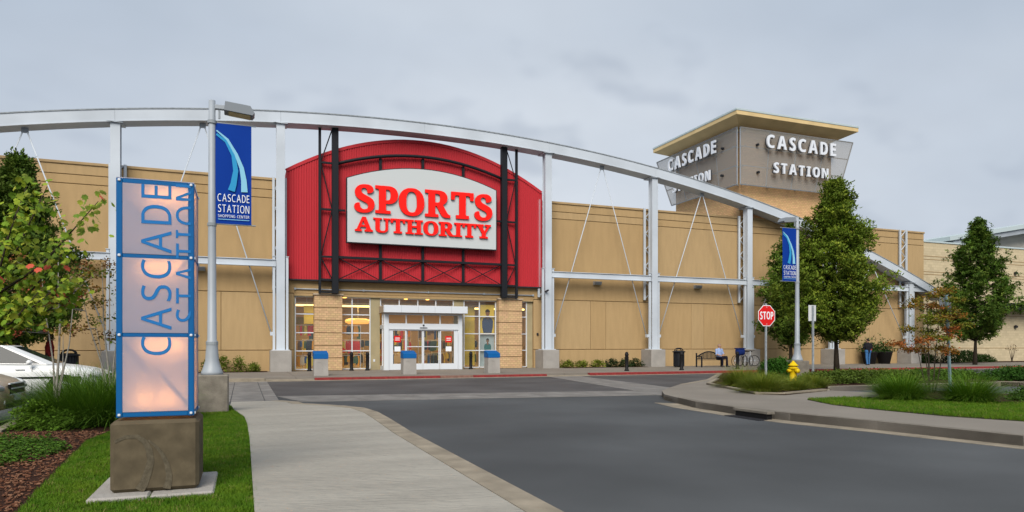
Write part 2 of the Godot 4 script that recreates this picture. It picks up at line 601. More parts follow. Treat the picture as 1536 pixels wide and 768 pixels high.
func left_verge():
	var g := structure("sidewalk", "left concrete sidewalk leading from the foreground to the crossing")
	# cross sections from near to far: z, left x, right x, height
	var sec := [[3.0, 0.08, 2.3, 0.15], [-4, 0.08, 2.3, 0.15], [-10, 0.08, 2.33, 0.15], [-12, 0.06, 2.40, 0.15], [-13.2, 0.02, 2.42, 0.15], [-14.2, -0.1, 2.33, 0.148], [-15.2, -0.2, 2.05, 0.12], [-16.1, -0.25, 1.72, 0.085], [-17.0, -0.28, 1.35, 0.05], [-17.9, -0.28, 1.3, 0.022], [-18.55, -0.28, 0.95, 0.013]]
	begin(true)
	for i in sec.size() - 1:
		var a = sec[i]; var b = sec[i + 1]
		var mid := Vector3(1, -1, (a[0] + b[0]) / 2)
		quad_out(Vector3(a[1], a[3], a[0]), Vector3(a[2] - 0.3, a[3], a[0]), Vector3(b[2] - 0.3, b[3], b[0]), Vector3(b[1], b[3], b[0]), mid)
	done("walk_surface", M.walk, g)
	for i in sec.size() - 1:
		var n := maxi(1, int(absf(sec[i][0] - sec[i + 1][0]) / 2.8))
		for k in n:
			var a := []; var b := []
			for q in 4:
				a.append(lerpf(sec[i][q], sec[i + 1][q], float(k) / n)); b.append(lerpf(sec[i][q], sec[i + 1][q], float(k + 1) / n))
			begin()
			var mid := Vector3(a[2] - 0.15, -0.2, (a[0] + b[0]) / 2)
			var za: float = a[0] - 0.002; var zb: float = b[0] + 0.002
			var ha: float = a[3] + 0.004; var hb: float = b[3] + 0.004
			quad_out(Vector3(a[2] - 0.296, ha, za), Vector3(a[2] - 0.03, ha, za), Vector3(b[2] - 0.03, hb, zb), Vector3(b[2] - 0.296, hb, zb), mid)
			quad_out(Vector3(a[2] - 0.03, ha, za), Vector3(a[2], ha - minf(0.03, ha * 0.5), za), Vector3(b[2], hb - minf(0.03, hb * 0.5), zb), Vector3(b[2] - 0.03, hb, zb), mid)
			quad_out(Vector3(a[2], ha - minf(0.03, ha * 0.5), za), Vector3(a[2], -0.02, za), Vector3(b[2], -0.02, zb), Vector3(b[2], hb - minf(0.03, hb * 0.5), zb), mid)
			quad_out(Vector3(a[2] - 0.296, ha, za), Vector3(a[2] - 0.296, ha - 0.03, za), Vector3(b[2] - 0.296, hb - 0.03, zb), Vector3(b[2] - 0.296, hb, zb), Vector3(9, 0, a[0]))
			done("kerb_stone", M.kerb, g)
	g = structure("planting_bed", "bark mulch bed on the left")
	begin(); slab(V([[-12, 2], [-1.2, 2], [-1.3, -3.5], [-1.61, -6.27], [-1.7, -7.3], [-1.82, -8.9], [-1.96, -10.7], [-1.82, -12], [-1.3, -15.6], [-1.6, -18.4], [-4.1, -18.4], [-3.5, -12.5], [-12, -11.6]]), 0.11, 0.15); done("mulch", M.mulch, g)
	kerb_run(g, V([[-12, -11.6], [-3.5, -12.5], [-4.1, -18.4], [-1.6, -18.55]]), 0.18, 0.15, M.kerb, 2.0)
	g = structure("lawn", "mown grass between mulch bed and left sidewalk")
	var lawn := V([[-1.2, 2], [0.07, 2], [0.07, -12], [0.01, -13.2], [-0.12, -14.2], [-0.21, -15.2], [-0.26, -15.9], [-1.3, -15.6], [-1.82, -12], [-1.96, -10.7], [-1.82, -8.9], [-1.7, -7.3], [-1.61, -6.27], [-1.3, -3.5]])
	begin(); slab(lawn, 0.115, 0.15); done("turf_soil", M.soil, g)
	grass_on(lawn, 0.115, 1700, "short green lawn grass beside the left sidewalk", 0.055, -3.6)
	var gc := V([[-4.6, -8.6], [-2.3, -8.9], [-2.0, -10.0], [-2.45, -11.0], [-3.2, -11.4], [-4.8, -10.6]])
	leaf_patch(gc, 0.11, 0.09, 2200, "ground_cover", "low green ground cover plants in the left mulch bed", Color(0.055, 0.115, 0.014), 0.045)
	chips(V([[-4.4, -4.0], [-1.35, -4.0], [-1.66, -6.27], [-1.75, -7.3], [-1.87, -8.9], [-2.0, -10.7], [-1.9, -12], [-3.4, -12.4], [-4.4, -12]]), 0.112, 8500, "bark_chips", "brown bark chips covering the left planting bed")

func right_island():
	var g := structure("island", "raised kerbed sidewalk island on the right")
	# line of the kerb face from the right foreground to the flush nose
	var face := V([[11.6, 3.0], [10.9, -2.0], [10.19, -6.42], [9.86, -8.55], [9.52, -10.16], [9.40, -11.54], [9.5, -13.0], [9.85, -14.2]])
	var nose := V([[10.2, -15.3], [10.95, -16.55], [12.0, -17.7], [13.3, -19.05], [16.1, -21.35], [20.0, -25.75], [27.5, -25.75], [27.5, -16.1], [16.9, -16.3], [15.4, -14.9], [15.9, -13.9], [18.6, -13.6], [19, -10.6], [17.5, -8.0], [20, 3.0]])
	var top := face.duplicate(); top.append_array(nose)
	begin(); slab(top, 0.148, 0.2); done("sidewalk_surface", M.pavement, g)
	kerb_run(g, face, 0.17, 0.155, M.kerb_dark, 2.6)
	kerb_run(g, V([[9.85, -14.2], [10.2, -15.3], [10.95, -16.55], [12.0, -17.7], [13.3, -19.05]]), 0.5, 0.10, M.kerb, 1.2, "dropped_kerb")
	kerb_run(g, V([[13.3, -19.05], [16.1, -21.35], [20.0, -25.75], [27.5, -25.75], [27.5, -16.1]]), 0.17, 0.155, M.kerb, 2.6)
	kerb_run(g, V([[27.5, -16.1], [16.9, -16.3], [15.4, -14.9]]), 0.17, 0.155, M.kerb, 2.6)
	# concrete gutter along the kerb
	var gut := [[11.3, 3.0], [10.6, -2.0], [9.9, -6.38], [9.52, -8.57], [9.17, -10.0], [9.06, -11.5], [9.15, -13.4], [9.45, -14.6]]
	for i in gut.size() - 1:
		begin()
		var a := Vector2(gut[i][0], gut[i][1]); var b := Vector2(gut[i + 1][0], gut[i + 1][1])
		slab([a, b, face[i + 1] + (b - face[i + 1]) * 0.01, face[i] + (a - face[i]) * 0.01], 0.008, 0.03)
		done("gutter_slab", M.kerb, g)
	# storm drain in the kerb
	var d := thing("storm_drain", "dark kerb storm drain opening beside the right gutter", "storm drain", Vector3(9.15, 0, -10.9))
	begin(); ext(9.25, 9.37, 0.01, 0.105, -10.45, -11.35); done("inlet", M.black_plastic, d)
	begin(); ext(9.225, 9.40, 0.108, 0.165, -10.40, -11.40, 0.01); done("lintel", M.kerb_dark, d)
	begin()
	for k in 5: ext(9.02 + k * 0.045, 9.045 + k * 0.045, 0.0, 0.016, -10.4, -11.4)
	done("grate", M.dark_metal, d)
	g = structure("island_bed", "mulched planting bed at the tip of the right island")
	begin(); slab(V([[12.35, -14.4], [12.9, -13.9], [15.1, -14.7], [17.0, -16.5], [27.3, -16.3], [27.3, -25.5], [20.1, -25.5], [16.3, -21.1], [14.0, -18.6]]), 0.175, 0.1); done("mulch", M.mulch, g)
	begin(); slab(V([[13.7, -11.8], [14.6, -10.1], [16.4, -10.2], [18.4, -11.6], [18.2, -13.4], [15.9, -13.7]]), 0.172, 0.1); done("mulch", M.mulch, g)
	kerb_run(g, V([[15.1, -14.7], [12.9, -13.9], [12.35, -14.4], [14.0, -18.6], [16.3, -21.1]]), 0.14, 0.21, M.kerb, 1.6)
	g = structure("lawn")
	var lawn := V([[12.24, -12.5], [11.7, -11.2], [11.62, -10.3], [11.72, -8.7], [12.4, -7.0], [13.2, -4.0], [15.8, -4.0], [16.6, -9.3], [15.9, -9.8], [15.1, -10.6], [14.4, -11.9], [13.4, -12.6]])
	begin(); slab(lawn, 0.16, 0.1); done("turf_soil", M.soil, g)
	grass_on(lawn, 0.16, 420, "mown bright green grass strip on the right island", 0.075, -5.0)
	# far island and driveway
	g = structure("far_island", "distant kerbed planting island at the right edge")
	begin(); slab(V([[25.6, -15.0], [24.4, -16.2], [24.6, -17.2], [25.6, -18.4], [34, -20.5], [50, -21], [50, -16], [34, -15]]), 0.15, 0.2); done("mulch", M.soil, g)
	kerb_run(g, V([[50, -16], [34, -15.0], [25.6, -15.0], [24.4, -16.2], [24.6, -17.2], [25.6, -18.4], [34, -20.5], [50, -21]]), 0.2, 0.17, M.kerb, 2.6)
	g = structure("driveway_apron")
	begin(); sheet(V([[24.3, -17.2], [23.4, -17.4], [31, -22.8], [40, -23.6], [40, -22.4], [33.0, -21.4]]), 0.006); done("concrete_strip", M.band, g)
	g = structure("parking_lines")
	for k in 4:
		begin(); sheet(V([[17.9 + k * 2.7, -9.0], [18.02 + k * 2.7, -9.0], [20.5 + k * 2.7, -14.6], [20.38 + k * 2.7, -14.6]]), 0.004); done("painted_line", M.white_line, g)
	for k in 3:
		begin(); sheet(V([[-5.0 - k * 0.15, -13.2 - k * 2.7], [-5.0 - k * 0.15, -13.32 - k * 2.7], [-9.6, -13.32 - k * 2.7], [-9.6, -13.2 - k * 2.7]]), 0.004); done("painted_line", M.white_line, g)

# ---------------------------------------------------------------- scattered greenery
func multi(called: String, mesh: Mesh, xf: Array, cols: Array, m: Material, parent: Node = self) -> MultiMeshInstance3D:
	var mm := MultiMesh.new()
	mm.transform_format = MultiMesh.TRANSFORM_3D
	mm.use_colors = true
	mm.mesh = mesh
	mm.instance_count = xf.size()
	for i in xf.size():
		mm.set_instance_transform(i, xf[i])
		mm.set_instance_color(i, cols[i])
	var o := MultiMeshInstance3D.new()
	o.multimesh = mm
	o.material_override = m
	o.name = numbered(called, null if parent == self else parent)
	if parent != self: o.set_meta("kind", "stuff")
	parent.add_child(o, true)
	return o

# a blade that bends over: root at 0, tip at height h leaning to +x
func add_blade(root: Vector3, dir: Vector3, h: float, lean: float, w: float, seg := 3):
	var side := dir.cross(Vector3.UP).normalized()
	var pl := []; var pr := []
	for i in seg + 1:
		var t := float(i) / seg
		var p := root + Vector3.UP * h * (t - 0.35 * lean * t * t) + dir * h * lean * t * t
		var ww := w * (1.0 - t * 0.85)
		pl.append(p - side * ww); pr.append(p + side * ww)
	for i in seg:
		tri(pl[i], pr[i], pr[i + 1]); tri(pl[i], pr[i + 1], pl[i + 1])

func tuft_mesh(n: int, h: float, w: float, spread: float, seed_: int) -> Mesh:
	var r := RandomNumberGenerator.new(); r.seed = seed_
	org = Vector3.ZERO
	begin()
	for i in n:
		var a := r.randf() * TAU
		add_blade(Vector3(r.randf_range(-spread, spread), 0, r.randf_range(-spread, spread)), Vector3(cos(a), 0, sin(a)), h * r.randf_range(0.6, 1.1), r.randf_range(0.15, 0.75), w, 2)
	return mesh_of()

func inside(poly: PackedVector2Array, p: Vector2) -> bool:
	return Geometry2D.is_point_in_polygon(p, poly)

func bounds(poly: Array) -> Rect2:
	var r := Rect2(poly[0], Vector2.ZERO)
	for p in poly: r = r.expand(p)
	return r

func grass_on(poly: Array, y: float, per_m2: int, label: String, h: float, nearest: float):
	var pv := PackedVector2Array(poly)
	var r := bounds(poly)
	var mesh := tuft_mesh(8, h, 0.0035, 0.022, 4)
	var n := FastNoiseLite.new(); n.seed = 8; n.frequency = 1.3
	var xf := []; var cols := []
	for i in int(r.get_area() * per_m2):
		var p := Vector2(rng.randf_range(r.position.x, r.end.x), rng.randf_range(r.position.y, r.end.y))
		if p.y > nearest or not inside(pv, p): continue
		var k := n.get_noise_2d(p.x, p.y) * 0.5 + 0.5
		var s := rng.randf_range(0.75, 1.2) * (0.85 + 0.3 * k)
		xf.append(Transform3D(Basis(Vector3.UP, rng.randf() * TAU).scaled(Vector3(s, s, s)), Vector3(p.x, y - 0.004, p.y)))
		var c := Color(0.048, 0.135, 0.008).lerp(Color(0.125, 0.205, 0.014), clampf(k * 0.9 + rng.randf_range(-0.25, 0.25), 0, 1))
		if rng.randf() < 0.05: c = Color(0.2, 0.19, 0.06)
		cols.append(c)
	var o := multi("grass", mesh, xf, cols, M.leaf)
	tag(o, label, "grass", "", "stuff")

func leaf_shape(len_: float, w: float):
	# two halves folded along the midrib, three stations
	var a := Vector3(0, 0, 0); var t := Vector3(0, -0.05 * len_, len_)
	var m1 := Vector3(0, 0.0, len_ * 0.45)
	for s in [-1, 1]:
		var e := Vector3(s * w, 0.18 * w, len_ * 0.42)
		tri(a, e, m1); tri(m1, e, t)

func add_leaf(p: Vector3, B: Basis, len_: float, w: float):
	var a := Vector3(0, 0, 0); var t := Vector3(0, -0.08 * len_, len_)
	var m1 := Vector3(0, 0.0, len_ * 0.45)
	for s in [-1, 1]:
		var e := Vector3(s * w, 0.25 * w, len_ * 0.42)
		tri(p + B * a, p + B * e, p + B * m1); tri(p + B * m1, p + B * e, p + B * t)

func rand_basis(r: RandomNumberGenerator) -> Basis:
	return Basis.from_euler(Vector3(r.randf_range(-1.1, 0.7), r.randf() * TAU, r.randf_range(-0.7, 0.7)))

func cluster_mesh(n: int, radius: float, len_: float, w: float, seed_: int) -> Mesh:
	var r := RandomNumberGenerator.new(); r.seed = seed_
	org = Vector3.ZERO
	begin()
	for i in n:
		var d := Vector3(r.randfn(0, 1), r.randfn(0, 1), r.randfn(0, 1)).normalized() * radius * pow(r.randf(), 0.5)
		add_leaf(d, rand_basis(r), len_ * r.randf_range(0.75, 1.2), w * r.randf_range(0.8, 1.15))
	return mesh_of()

func leaf_patch(poly: Array, y: float, h: float, count: int, called: String, label: String, col: Color, size: float):
	var pv := PackedVector2Array(poly)
	var r := bounds(poly)
	var mesh := cluster_mesh(7, size * 1.5, size, size * 0.3, 31)
	var xf := []; var cols := []
	while xf.size() < count:
		var p := Vector2(rng.randf_range(r.position.x, r.end.x), rng.randf_range(r.position.y, r.end.y))
		if not inside(pv, p): continue
		xf.append(Transform3D(Basis(Vector3.UP, rng.randf() * TAU), Vector3(p.x, y + rng.randf() * h, p.y)))
		cols.append(col * rng.randf_range(0.6, 1.6))
	var o := multi(called, mesh, xf, cols, M.leaf)
	tag(o, label, "ground cover", "", "stuff")

func chips(poly: Array, y: float, count: int, called: String, label: String):
	org = Vector3.ZERO
	begin()
	box(Vector3(0, 0.005, 0), Vector3(0.036, 0.01, 0.013), 0.002)
	var mesh := mesh_of()
	var pv := PackedVector2Array(poly)
	var r := bounds(poly)
	var xf := []; var cols := []
	while xf.size() < count:
		var p := Vector2(rng.randf_range(r.position.x, r.end.x), rng.randf_range(r.position.y, r.end.y))
		if not inside(pv, p): continue
		var B := Basis.from_euler(Vector3(rng.randf_range(-0.35, 0.35), rng.randf() * TAU, rng.randf_range(-0.35, 0.35))).scaled(Vector3.ONE * rng.randf_range(0.5, 1.3))
		xf.append(Transform3D(B, Vector3(p.x, y + rng.randf() * 0.012, p.y)))
		var k := rng.randf()
		cols.append(Color(0.11, 0.045, 0.025).lerp(Color(0.23, 0.125, 0.075), k * k))
	var m := mat(1, 1, 1, 0.9)
	m.vertex_color_use_as_albedo = true
	tag(multi(called, mesh, xf, cols, m), label, "bark chips", "", "stuff")

# ---------------------------------------------------------------- the store
var store_node: Node3D

func store():
	store_node = thing("store_building", "large tan stucco store with a red ribbed arched entrance front", "store", Vector3(C, 0, WALL))
	var p := store_node
	# backing behind the reveals
	begin()
	ext(-40, 2.4, 0, 9.78, -36.87, -38.2)
	ext(15.65, 47.18, 0, 9.78, -36.87, -38.2)
	ext(2.4, 15.65, 3.96, 9.78, -36.87, -38.2)
	done("wall_core", M.joint, p)
	begin(); ext(46.9, 47.2, 0.0, 9.78, -36.84, -60); done("side_wall", M.stucco, p)
	var bands := [[0.1, 1.16, -36.74], [1.19, 4.06, WALL], [4.09, 8.82, WALL], [8.85, 9.24, WALL], [9.27, 9.72, WALL]]
	for bi in 5:
		var b = bands[bi]
		var xs := [-40.0]
		if bi == 1:
			for c in [-30.6, -23.4, -16.2, -9.05, -1.87]: xs.append_array([c - 0.85, c + 0.85])
			xs.append_array([2.4, 15.65, 19.36, 20.4, 26.55, 27.52, 33.6, 34.6, 40.8, 41.8, 47.2])
		elif bi == 0: xs.append_array([-12.6, -5.45, 2.4, 15.65, 23.3, 30.45, 37.65, 44.87, 47.2])
		else: xs.append_array([-27, -12.6, -5.45, 1.72, 16.22, 23.3, 30.45, 37.65, 44.87, 47.2])
		for i in xs.size() - 1:
			if bi < 2 and absf(xs[i] - 2.4) < 0.01: continue
			begin()
			ext(xs[i] + 0.01, xs[i + 1] - (0.01 if i < xs.size() - 2 else 0.0), b[0], b[1], b[2], -36.872, 0.012)
			done("wall_panel", [M.stucco, M.stucco_warm, M.stucco_pale][rng.randi() % 3], p)
	begin(); ext(2.41, 15.64, 3.962, 4.08, -36.80, -36.872, 0.01); done("wall_panel", M.stucco, p)
	for xx in [[-40.0, -12.6], [-12.59, 1.7], [16.2, 30.4], [30.41, 47.24]]:
		begin(); ext(xx[0], xx[1], 9.72, 9.85, -36.74, -38.25, 0.015); done("coping", M.stucco_cap, p)
	begin(); ext(-40, 47.1, 9.6, 9.7, -38.2, -70); done("roof", M.grey_metal, p)
	# red ribbed front
	var top := func(x: float) -> float: return 12.42 - 0.0439 * (x - C) * (x - C)
	begin()
	var x := 2.03
	while x < 16.0:
		var st := [[x, -36.575], [x + 0.018, -36.545], [x + 0.075, -36.545], [x + 0.093, -36.575], [x + 0.1256, -36.575]]
		for k in 4:
			var a = st[k]; var b = st[k + 1]
			quad_out(Vector3(a[0], 4.78, a[1]), Vector3(b[0], 4.78, b[1]), Vector3(b[0], top.call(b[0]), b[1]), Vector3(a[0], top.call(a[0]), a[1]), Vector3(x + 0.06, 8, -40))
		x += 0.1256
	done("ribbed_cladding", M.red_metal, p)
	var poly := [Vector2(2.02, 4.785)]
	for i in 29: poly.append(Vector2(2.02 + i * 0.5, top.call(2.02 + i * 0.5)))
	poly.append(Vector2(16.02, 4.785))
	begin(); prism(poly, Vector3(0, 0, -39.5), Vector3.RIGHT, Vector3.UP, Vector3(0, 0, 1), 2.92); done("gable_body", M.red_metal, p)
	begin()
	for i in 28:
		var a := 2.0 + i * 0.5014; var b := a + 0.5014
		var ya: float = top.call(a); var yb: float = top.call(b)
		bar(Vector3(a, ya - 0.03, -36.56), Vector3(b, yb - 0.03, -36.56), 0.09, 0.16)
	done("gable_trim", M.red_metal, p)
	begin(); ext(2.02, 16.02, 4.72, 4.785, -36.53, -36.8); done("gable_sill", M.dark_metal, p)
	# conduit along the header
	begin(true); rod(Vector3(2.45, 4.3, -36.74), Vector3(15.6, 4.3, -36.74), 0.035, 8); done("pipe", M.grey_metal, p)
	for xx in [2.45, 5.9, 9.4, 12.6, 15.6]:
		begin(); ext(xx - 0.05, xx + 0.05, 4.25, 4.36, -36.70, -36.8, 0.01); done("pipe_clip", M.grey_metal, p)
	for q in [-1.95, 19.75, 26.95, -9.1]:
		var l := thing("wall_light", ["small grey wall light left of the red front, under the white beam", "small grey wall light in the first bay right of the red front", "small grey wall light in the second bay right of the red front, above the bench", "small grey wall light at the far left wall, behind the leafy tree"][[-1.95, 19.75, 26.95, -9.1].find(q)], "wall light", Vector3(q, 5.05, WALL), "grey lights along the store wall")
		begin(); prism(V([[0, 0], [0.22, 0.02], [0.3, 0.14], [0.3, 0.2], [0, 0.24]]), Vector3(q - 0.22, 5.02, WALL), Vector3(0, 0, 1), Vector3.UP, Vector3.RIGHT, 0.44); done("housing", M.grey_metal, l)
		begin(); ext(q - 0.19, q + 0.19, 5.012, 5.03, WALL + 0.03, WALL + 0.2); done("lens", M.lens, l)
	org = p.position
	begin(); ext(15.84, 15.94, 2.0, 2.14, -36.72, -36.8, 0.01); done("wall_box", M.dark_metal, p)

func pane(x0: float, x1: float, y0: float, y1: float, z: float, parent: Node):
	begin(); quad_out(Vector3(x0, y0, z), Vector3(x1, y0, z), Vector3(x1, y1, z), Vector3(x0, y1, z), Vector3(x0, y0, z - 1))
	done("pane", M.glass, parent)

# a grid of panes between mullions; the window is one mesh of bars, its panes are sub-parts
func window(xs: Array, ys: Array, z: float, w := 0.055, called := "window") -> MeshInstance3D:
	begin()
	for x in xs: ext(x - w / 2, x + w / 2, ys[0], ys[-1] + w / 2, z + 0.05, z - 0.06, 0.006)
	for y in ys:
		for i in xs.size() - 1: ext(xs[i] + w / 2 + 0.001, xs[i + 1] - w / 2 - 0.001, y - w / 2, y + w / 2, z + 0.045, z - 0.055, 0.006)
	var o := done(called, M.alu, store_node)
	for i in xs.size() - 1:
		for k in ys.size() - 1: pane(xs[i] + w / 2, xs[i + 1] - w / 2, ys[k] + w / 2, ys[k + 1] - w / 2, z, o)
	return o

func store_entrance():
	var p := store_node
	org = p.position
	var zg := -37.0
	window([2.48, 3.42, 4.0], [0.18, 1.13, 2.07, 3.03, 3.92], zg)
	window([4.3, 5.34, 6.28], [0.18, 1.13, 2.07, 3.03, 3.92], zg)
	window([6.84, 7.85, 8.87, 9.88, 10.88], [3.52, 3.93], zg)
	window([11.5, 12.41, 13.38, 13.9], [0.18, 1.13, 2.07, 3.05, 3.92], zg)
	window([14.6, 15.28], [0.18, 1.13, 2.07, 3.05, 3.92], zg)
	for q in [[6.31, 6.80, 3.935, -36.93], [15.31, 15.649, 3.935, -36.95], [10.92, 11.46, 3.935, -36.96], [2.405, 2.45, 3.935, -36.88]]:
		begin(); ext(q[0], q[1], 0.1, q[2], q[3], -37.2); done("jamb_panel", M.olive, p)
	begin(); ext(6.44, 6.54, 0.55, 0.68, -36.91, -36.93, 0.004); done("outlet_cover", M.alu, p)
	begin(); ext(2.4, 15.65, 3.94, 3.965, -36.81, -37.25); done("soffit", M.olive, p)
	# brick piers with raked bands
	for cx in [4.08, 14.12]:
		var pier := MeshInstance3D.new()
		begin()
		for k in 6:
			var y0 := 0.1 + k * 0.648
			ext(cx - 0.70, cx + 0.70, y0 + 0.035, y0 + 0.648, -36.5, -37.06, 0.006)
		var o := done("pier", M.brick, p)
		begin()
		for k in 6: ext(cx - 0.665, cx + 0.665, 0.08 + k * 0.648, 0.137 + k * 0.648, -36.55, -37.0)
		done("pier_groove", M.joint, o)
		begin(); ext(cx - 0.76, cx + 0.76, 3.99, 4.08, -36.43, -37.1, 0.015); done("pier_cap", M.stone_cap, o)
	# glazed vestibule
	var z := -35.9
	begin()
	ext(6.82, 7.08, 0.12, 3.1, z, z - 0.14, 0.01); ext(10.85, 11.08, 0.12, 3.1, z, z - 0.14, 0.01)
	ext(7.081, 10.849, 2.25, 2.57, z + 0.01, z - 0.13, 0.01)
	ext(7.081, 10.849, 3.02, 3.1, z - 0.01, z - 0.12)
	for x in [8.0, 8.92, 9.84]: ext(x - 0.035, x + 0.035, 2.572, 3.018, z - 0.02, z - 0.1)
	for x in [6.85, 11.05]:
		ext(x - 0.03, x + 0.03, 0.12, 3.1, -36.42, -36.5); ext(x - 0.03, x + 0.03, 0.12, 0.34, -36.05, -36.94); ext(x - 0.03, x + 0.03, 2.3, 2.5, -36.05, -36.94)
	var v := done("vestibule", M.alu, p)
	for i in 4: pane([7.08, 8.035, 8.955, 9.875][i], [7.965, 8.885, 9.805, 10.85][i], 2.57, 3.02, z - 0.06, v)
	for x in [6.85, 11.05]:
		begin(); quad_out(Vector3(x, 0.34, -36.05), Vector3(x, 0.34, -36.94), Vector3(x, 3.1, -36.94), Vector3(x, 3.1, -36.05), Vector3(9, 1, -36)); done("pane", M.glass, v)
	var leaf := [[7.09, 8.0], [8.01, 8.915], [8.925, 9.83], [9.84, 10.84]]
	for i in 4:
		var a: float = leaf[i][0]; var b: float = leaf[i][1]
		var zd := z - (0.05 if i in [0, 3] else 0.10)
		begin()
		var w0 := 0.22 if i == 0 else 0.06
		var w1 := 0.22 if i == 3 else 0.06
		ext(a, a + w0, 0.13, 2.249, zd, zd - 0.045, 0.005); ext(b - w1, b, 0.13, 2.249, zd, zd - 0.045, 0.005)
		ext(a + w0 + 0.001, b - w1 - 0.001, 0.13, 0.45, zd, zd - 0.045, 0.005); ext(a + w0 + 0.001, b - w1 - 0.001, 2.19, 2.249, zd, zd - 0.045)
		if i in [1, 2]: ext(a + w0 + 0.001, b - w1 - 0.001, 1.33, 1.37, zd, zd - 0.04)
		done("door_leaf", M.alu, v)
		pane(a + w0, b - w1, 0.45, 2.19, zd - 0.02, v)
	# red and white door stickers
	for xx in [[7.36, 7.72], [10.14, 10.5]]:
		begin(); ext(xx[0], xx[1], 1.58, 1.92, z - 0.058, z - 0.062); done("red_sticker", M.stop_red, v)
		begin(); ext(xx[0] + 0.02, xx[1] - 0.02, 1.10, 1.36, z - 0.058, z - 0.062); done("white_sticker", M.print_white, v)
		begin()
		for k in 2: ext(xx[0] + 0.06, xx[1] - 0.06, 1.68 + k * 0.1, 1.72 + k * 0.1, z - 0.055, z - 0.058)
		done("sticker_print", M.print_white, v)
	begin(); ext(8.72, 9.12, 2.33, 2.37, z + 0.05, z + 0.012, 0.01); ext(8.87, 8.97, 2.44, 2.52, z + 0.06, z + 0.012, 0.02); done("door_sensor", M.black_plastic, v)
	begin(); ext(6.72, 11.24, 3.12, 3.5, -35.45, -35.50, 0.01); done("canopy", M.alu, v)
	begin(); ext(6.74, 11.22, 3.121, 3.49, -35.502, -36.93, 0.01); done("canopy_body", M.stone_cap, v)
	begin()
	for k in 5: ext(6.74 + k * 0.896, 6.75 + k * 0.896, 3.13, 3.49, -35.446, -35.449)
	done("canopy_seam", M.grey_metal, v)
	# entrance ceiling lamps under the soffit
	for x in [4.95, 8.2, 9.4]:
		begin(); lathe(Vector3(x, 3.90, -36.93), [[0.0, 0.0], [0.09, 0.0], [0.1, 0.05], [0.0, 0.05]], 10); done("soffit_lamp", M.warm_lamp, p)

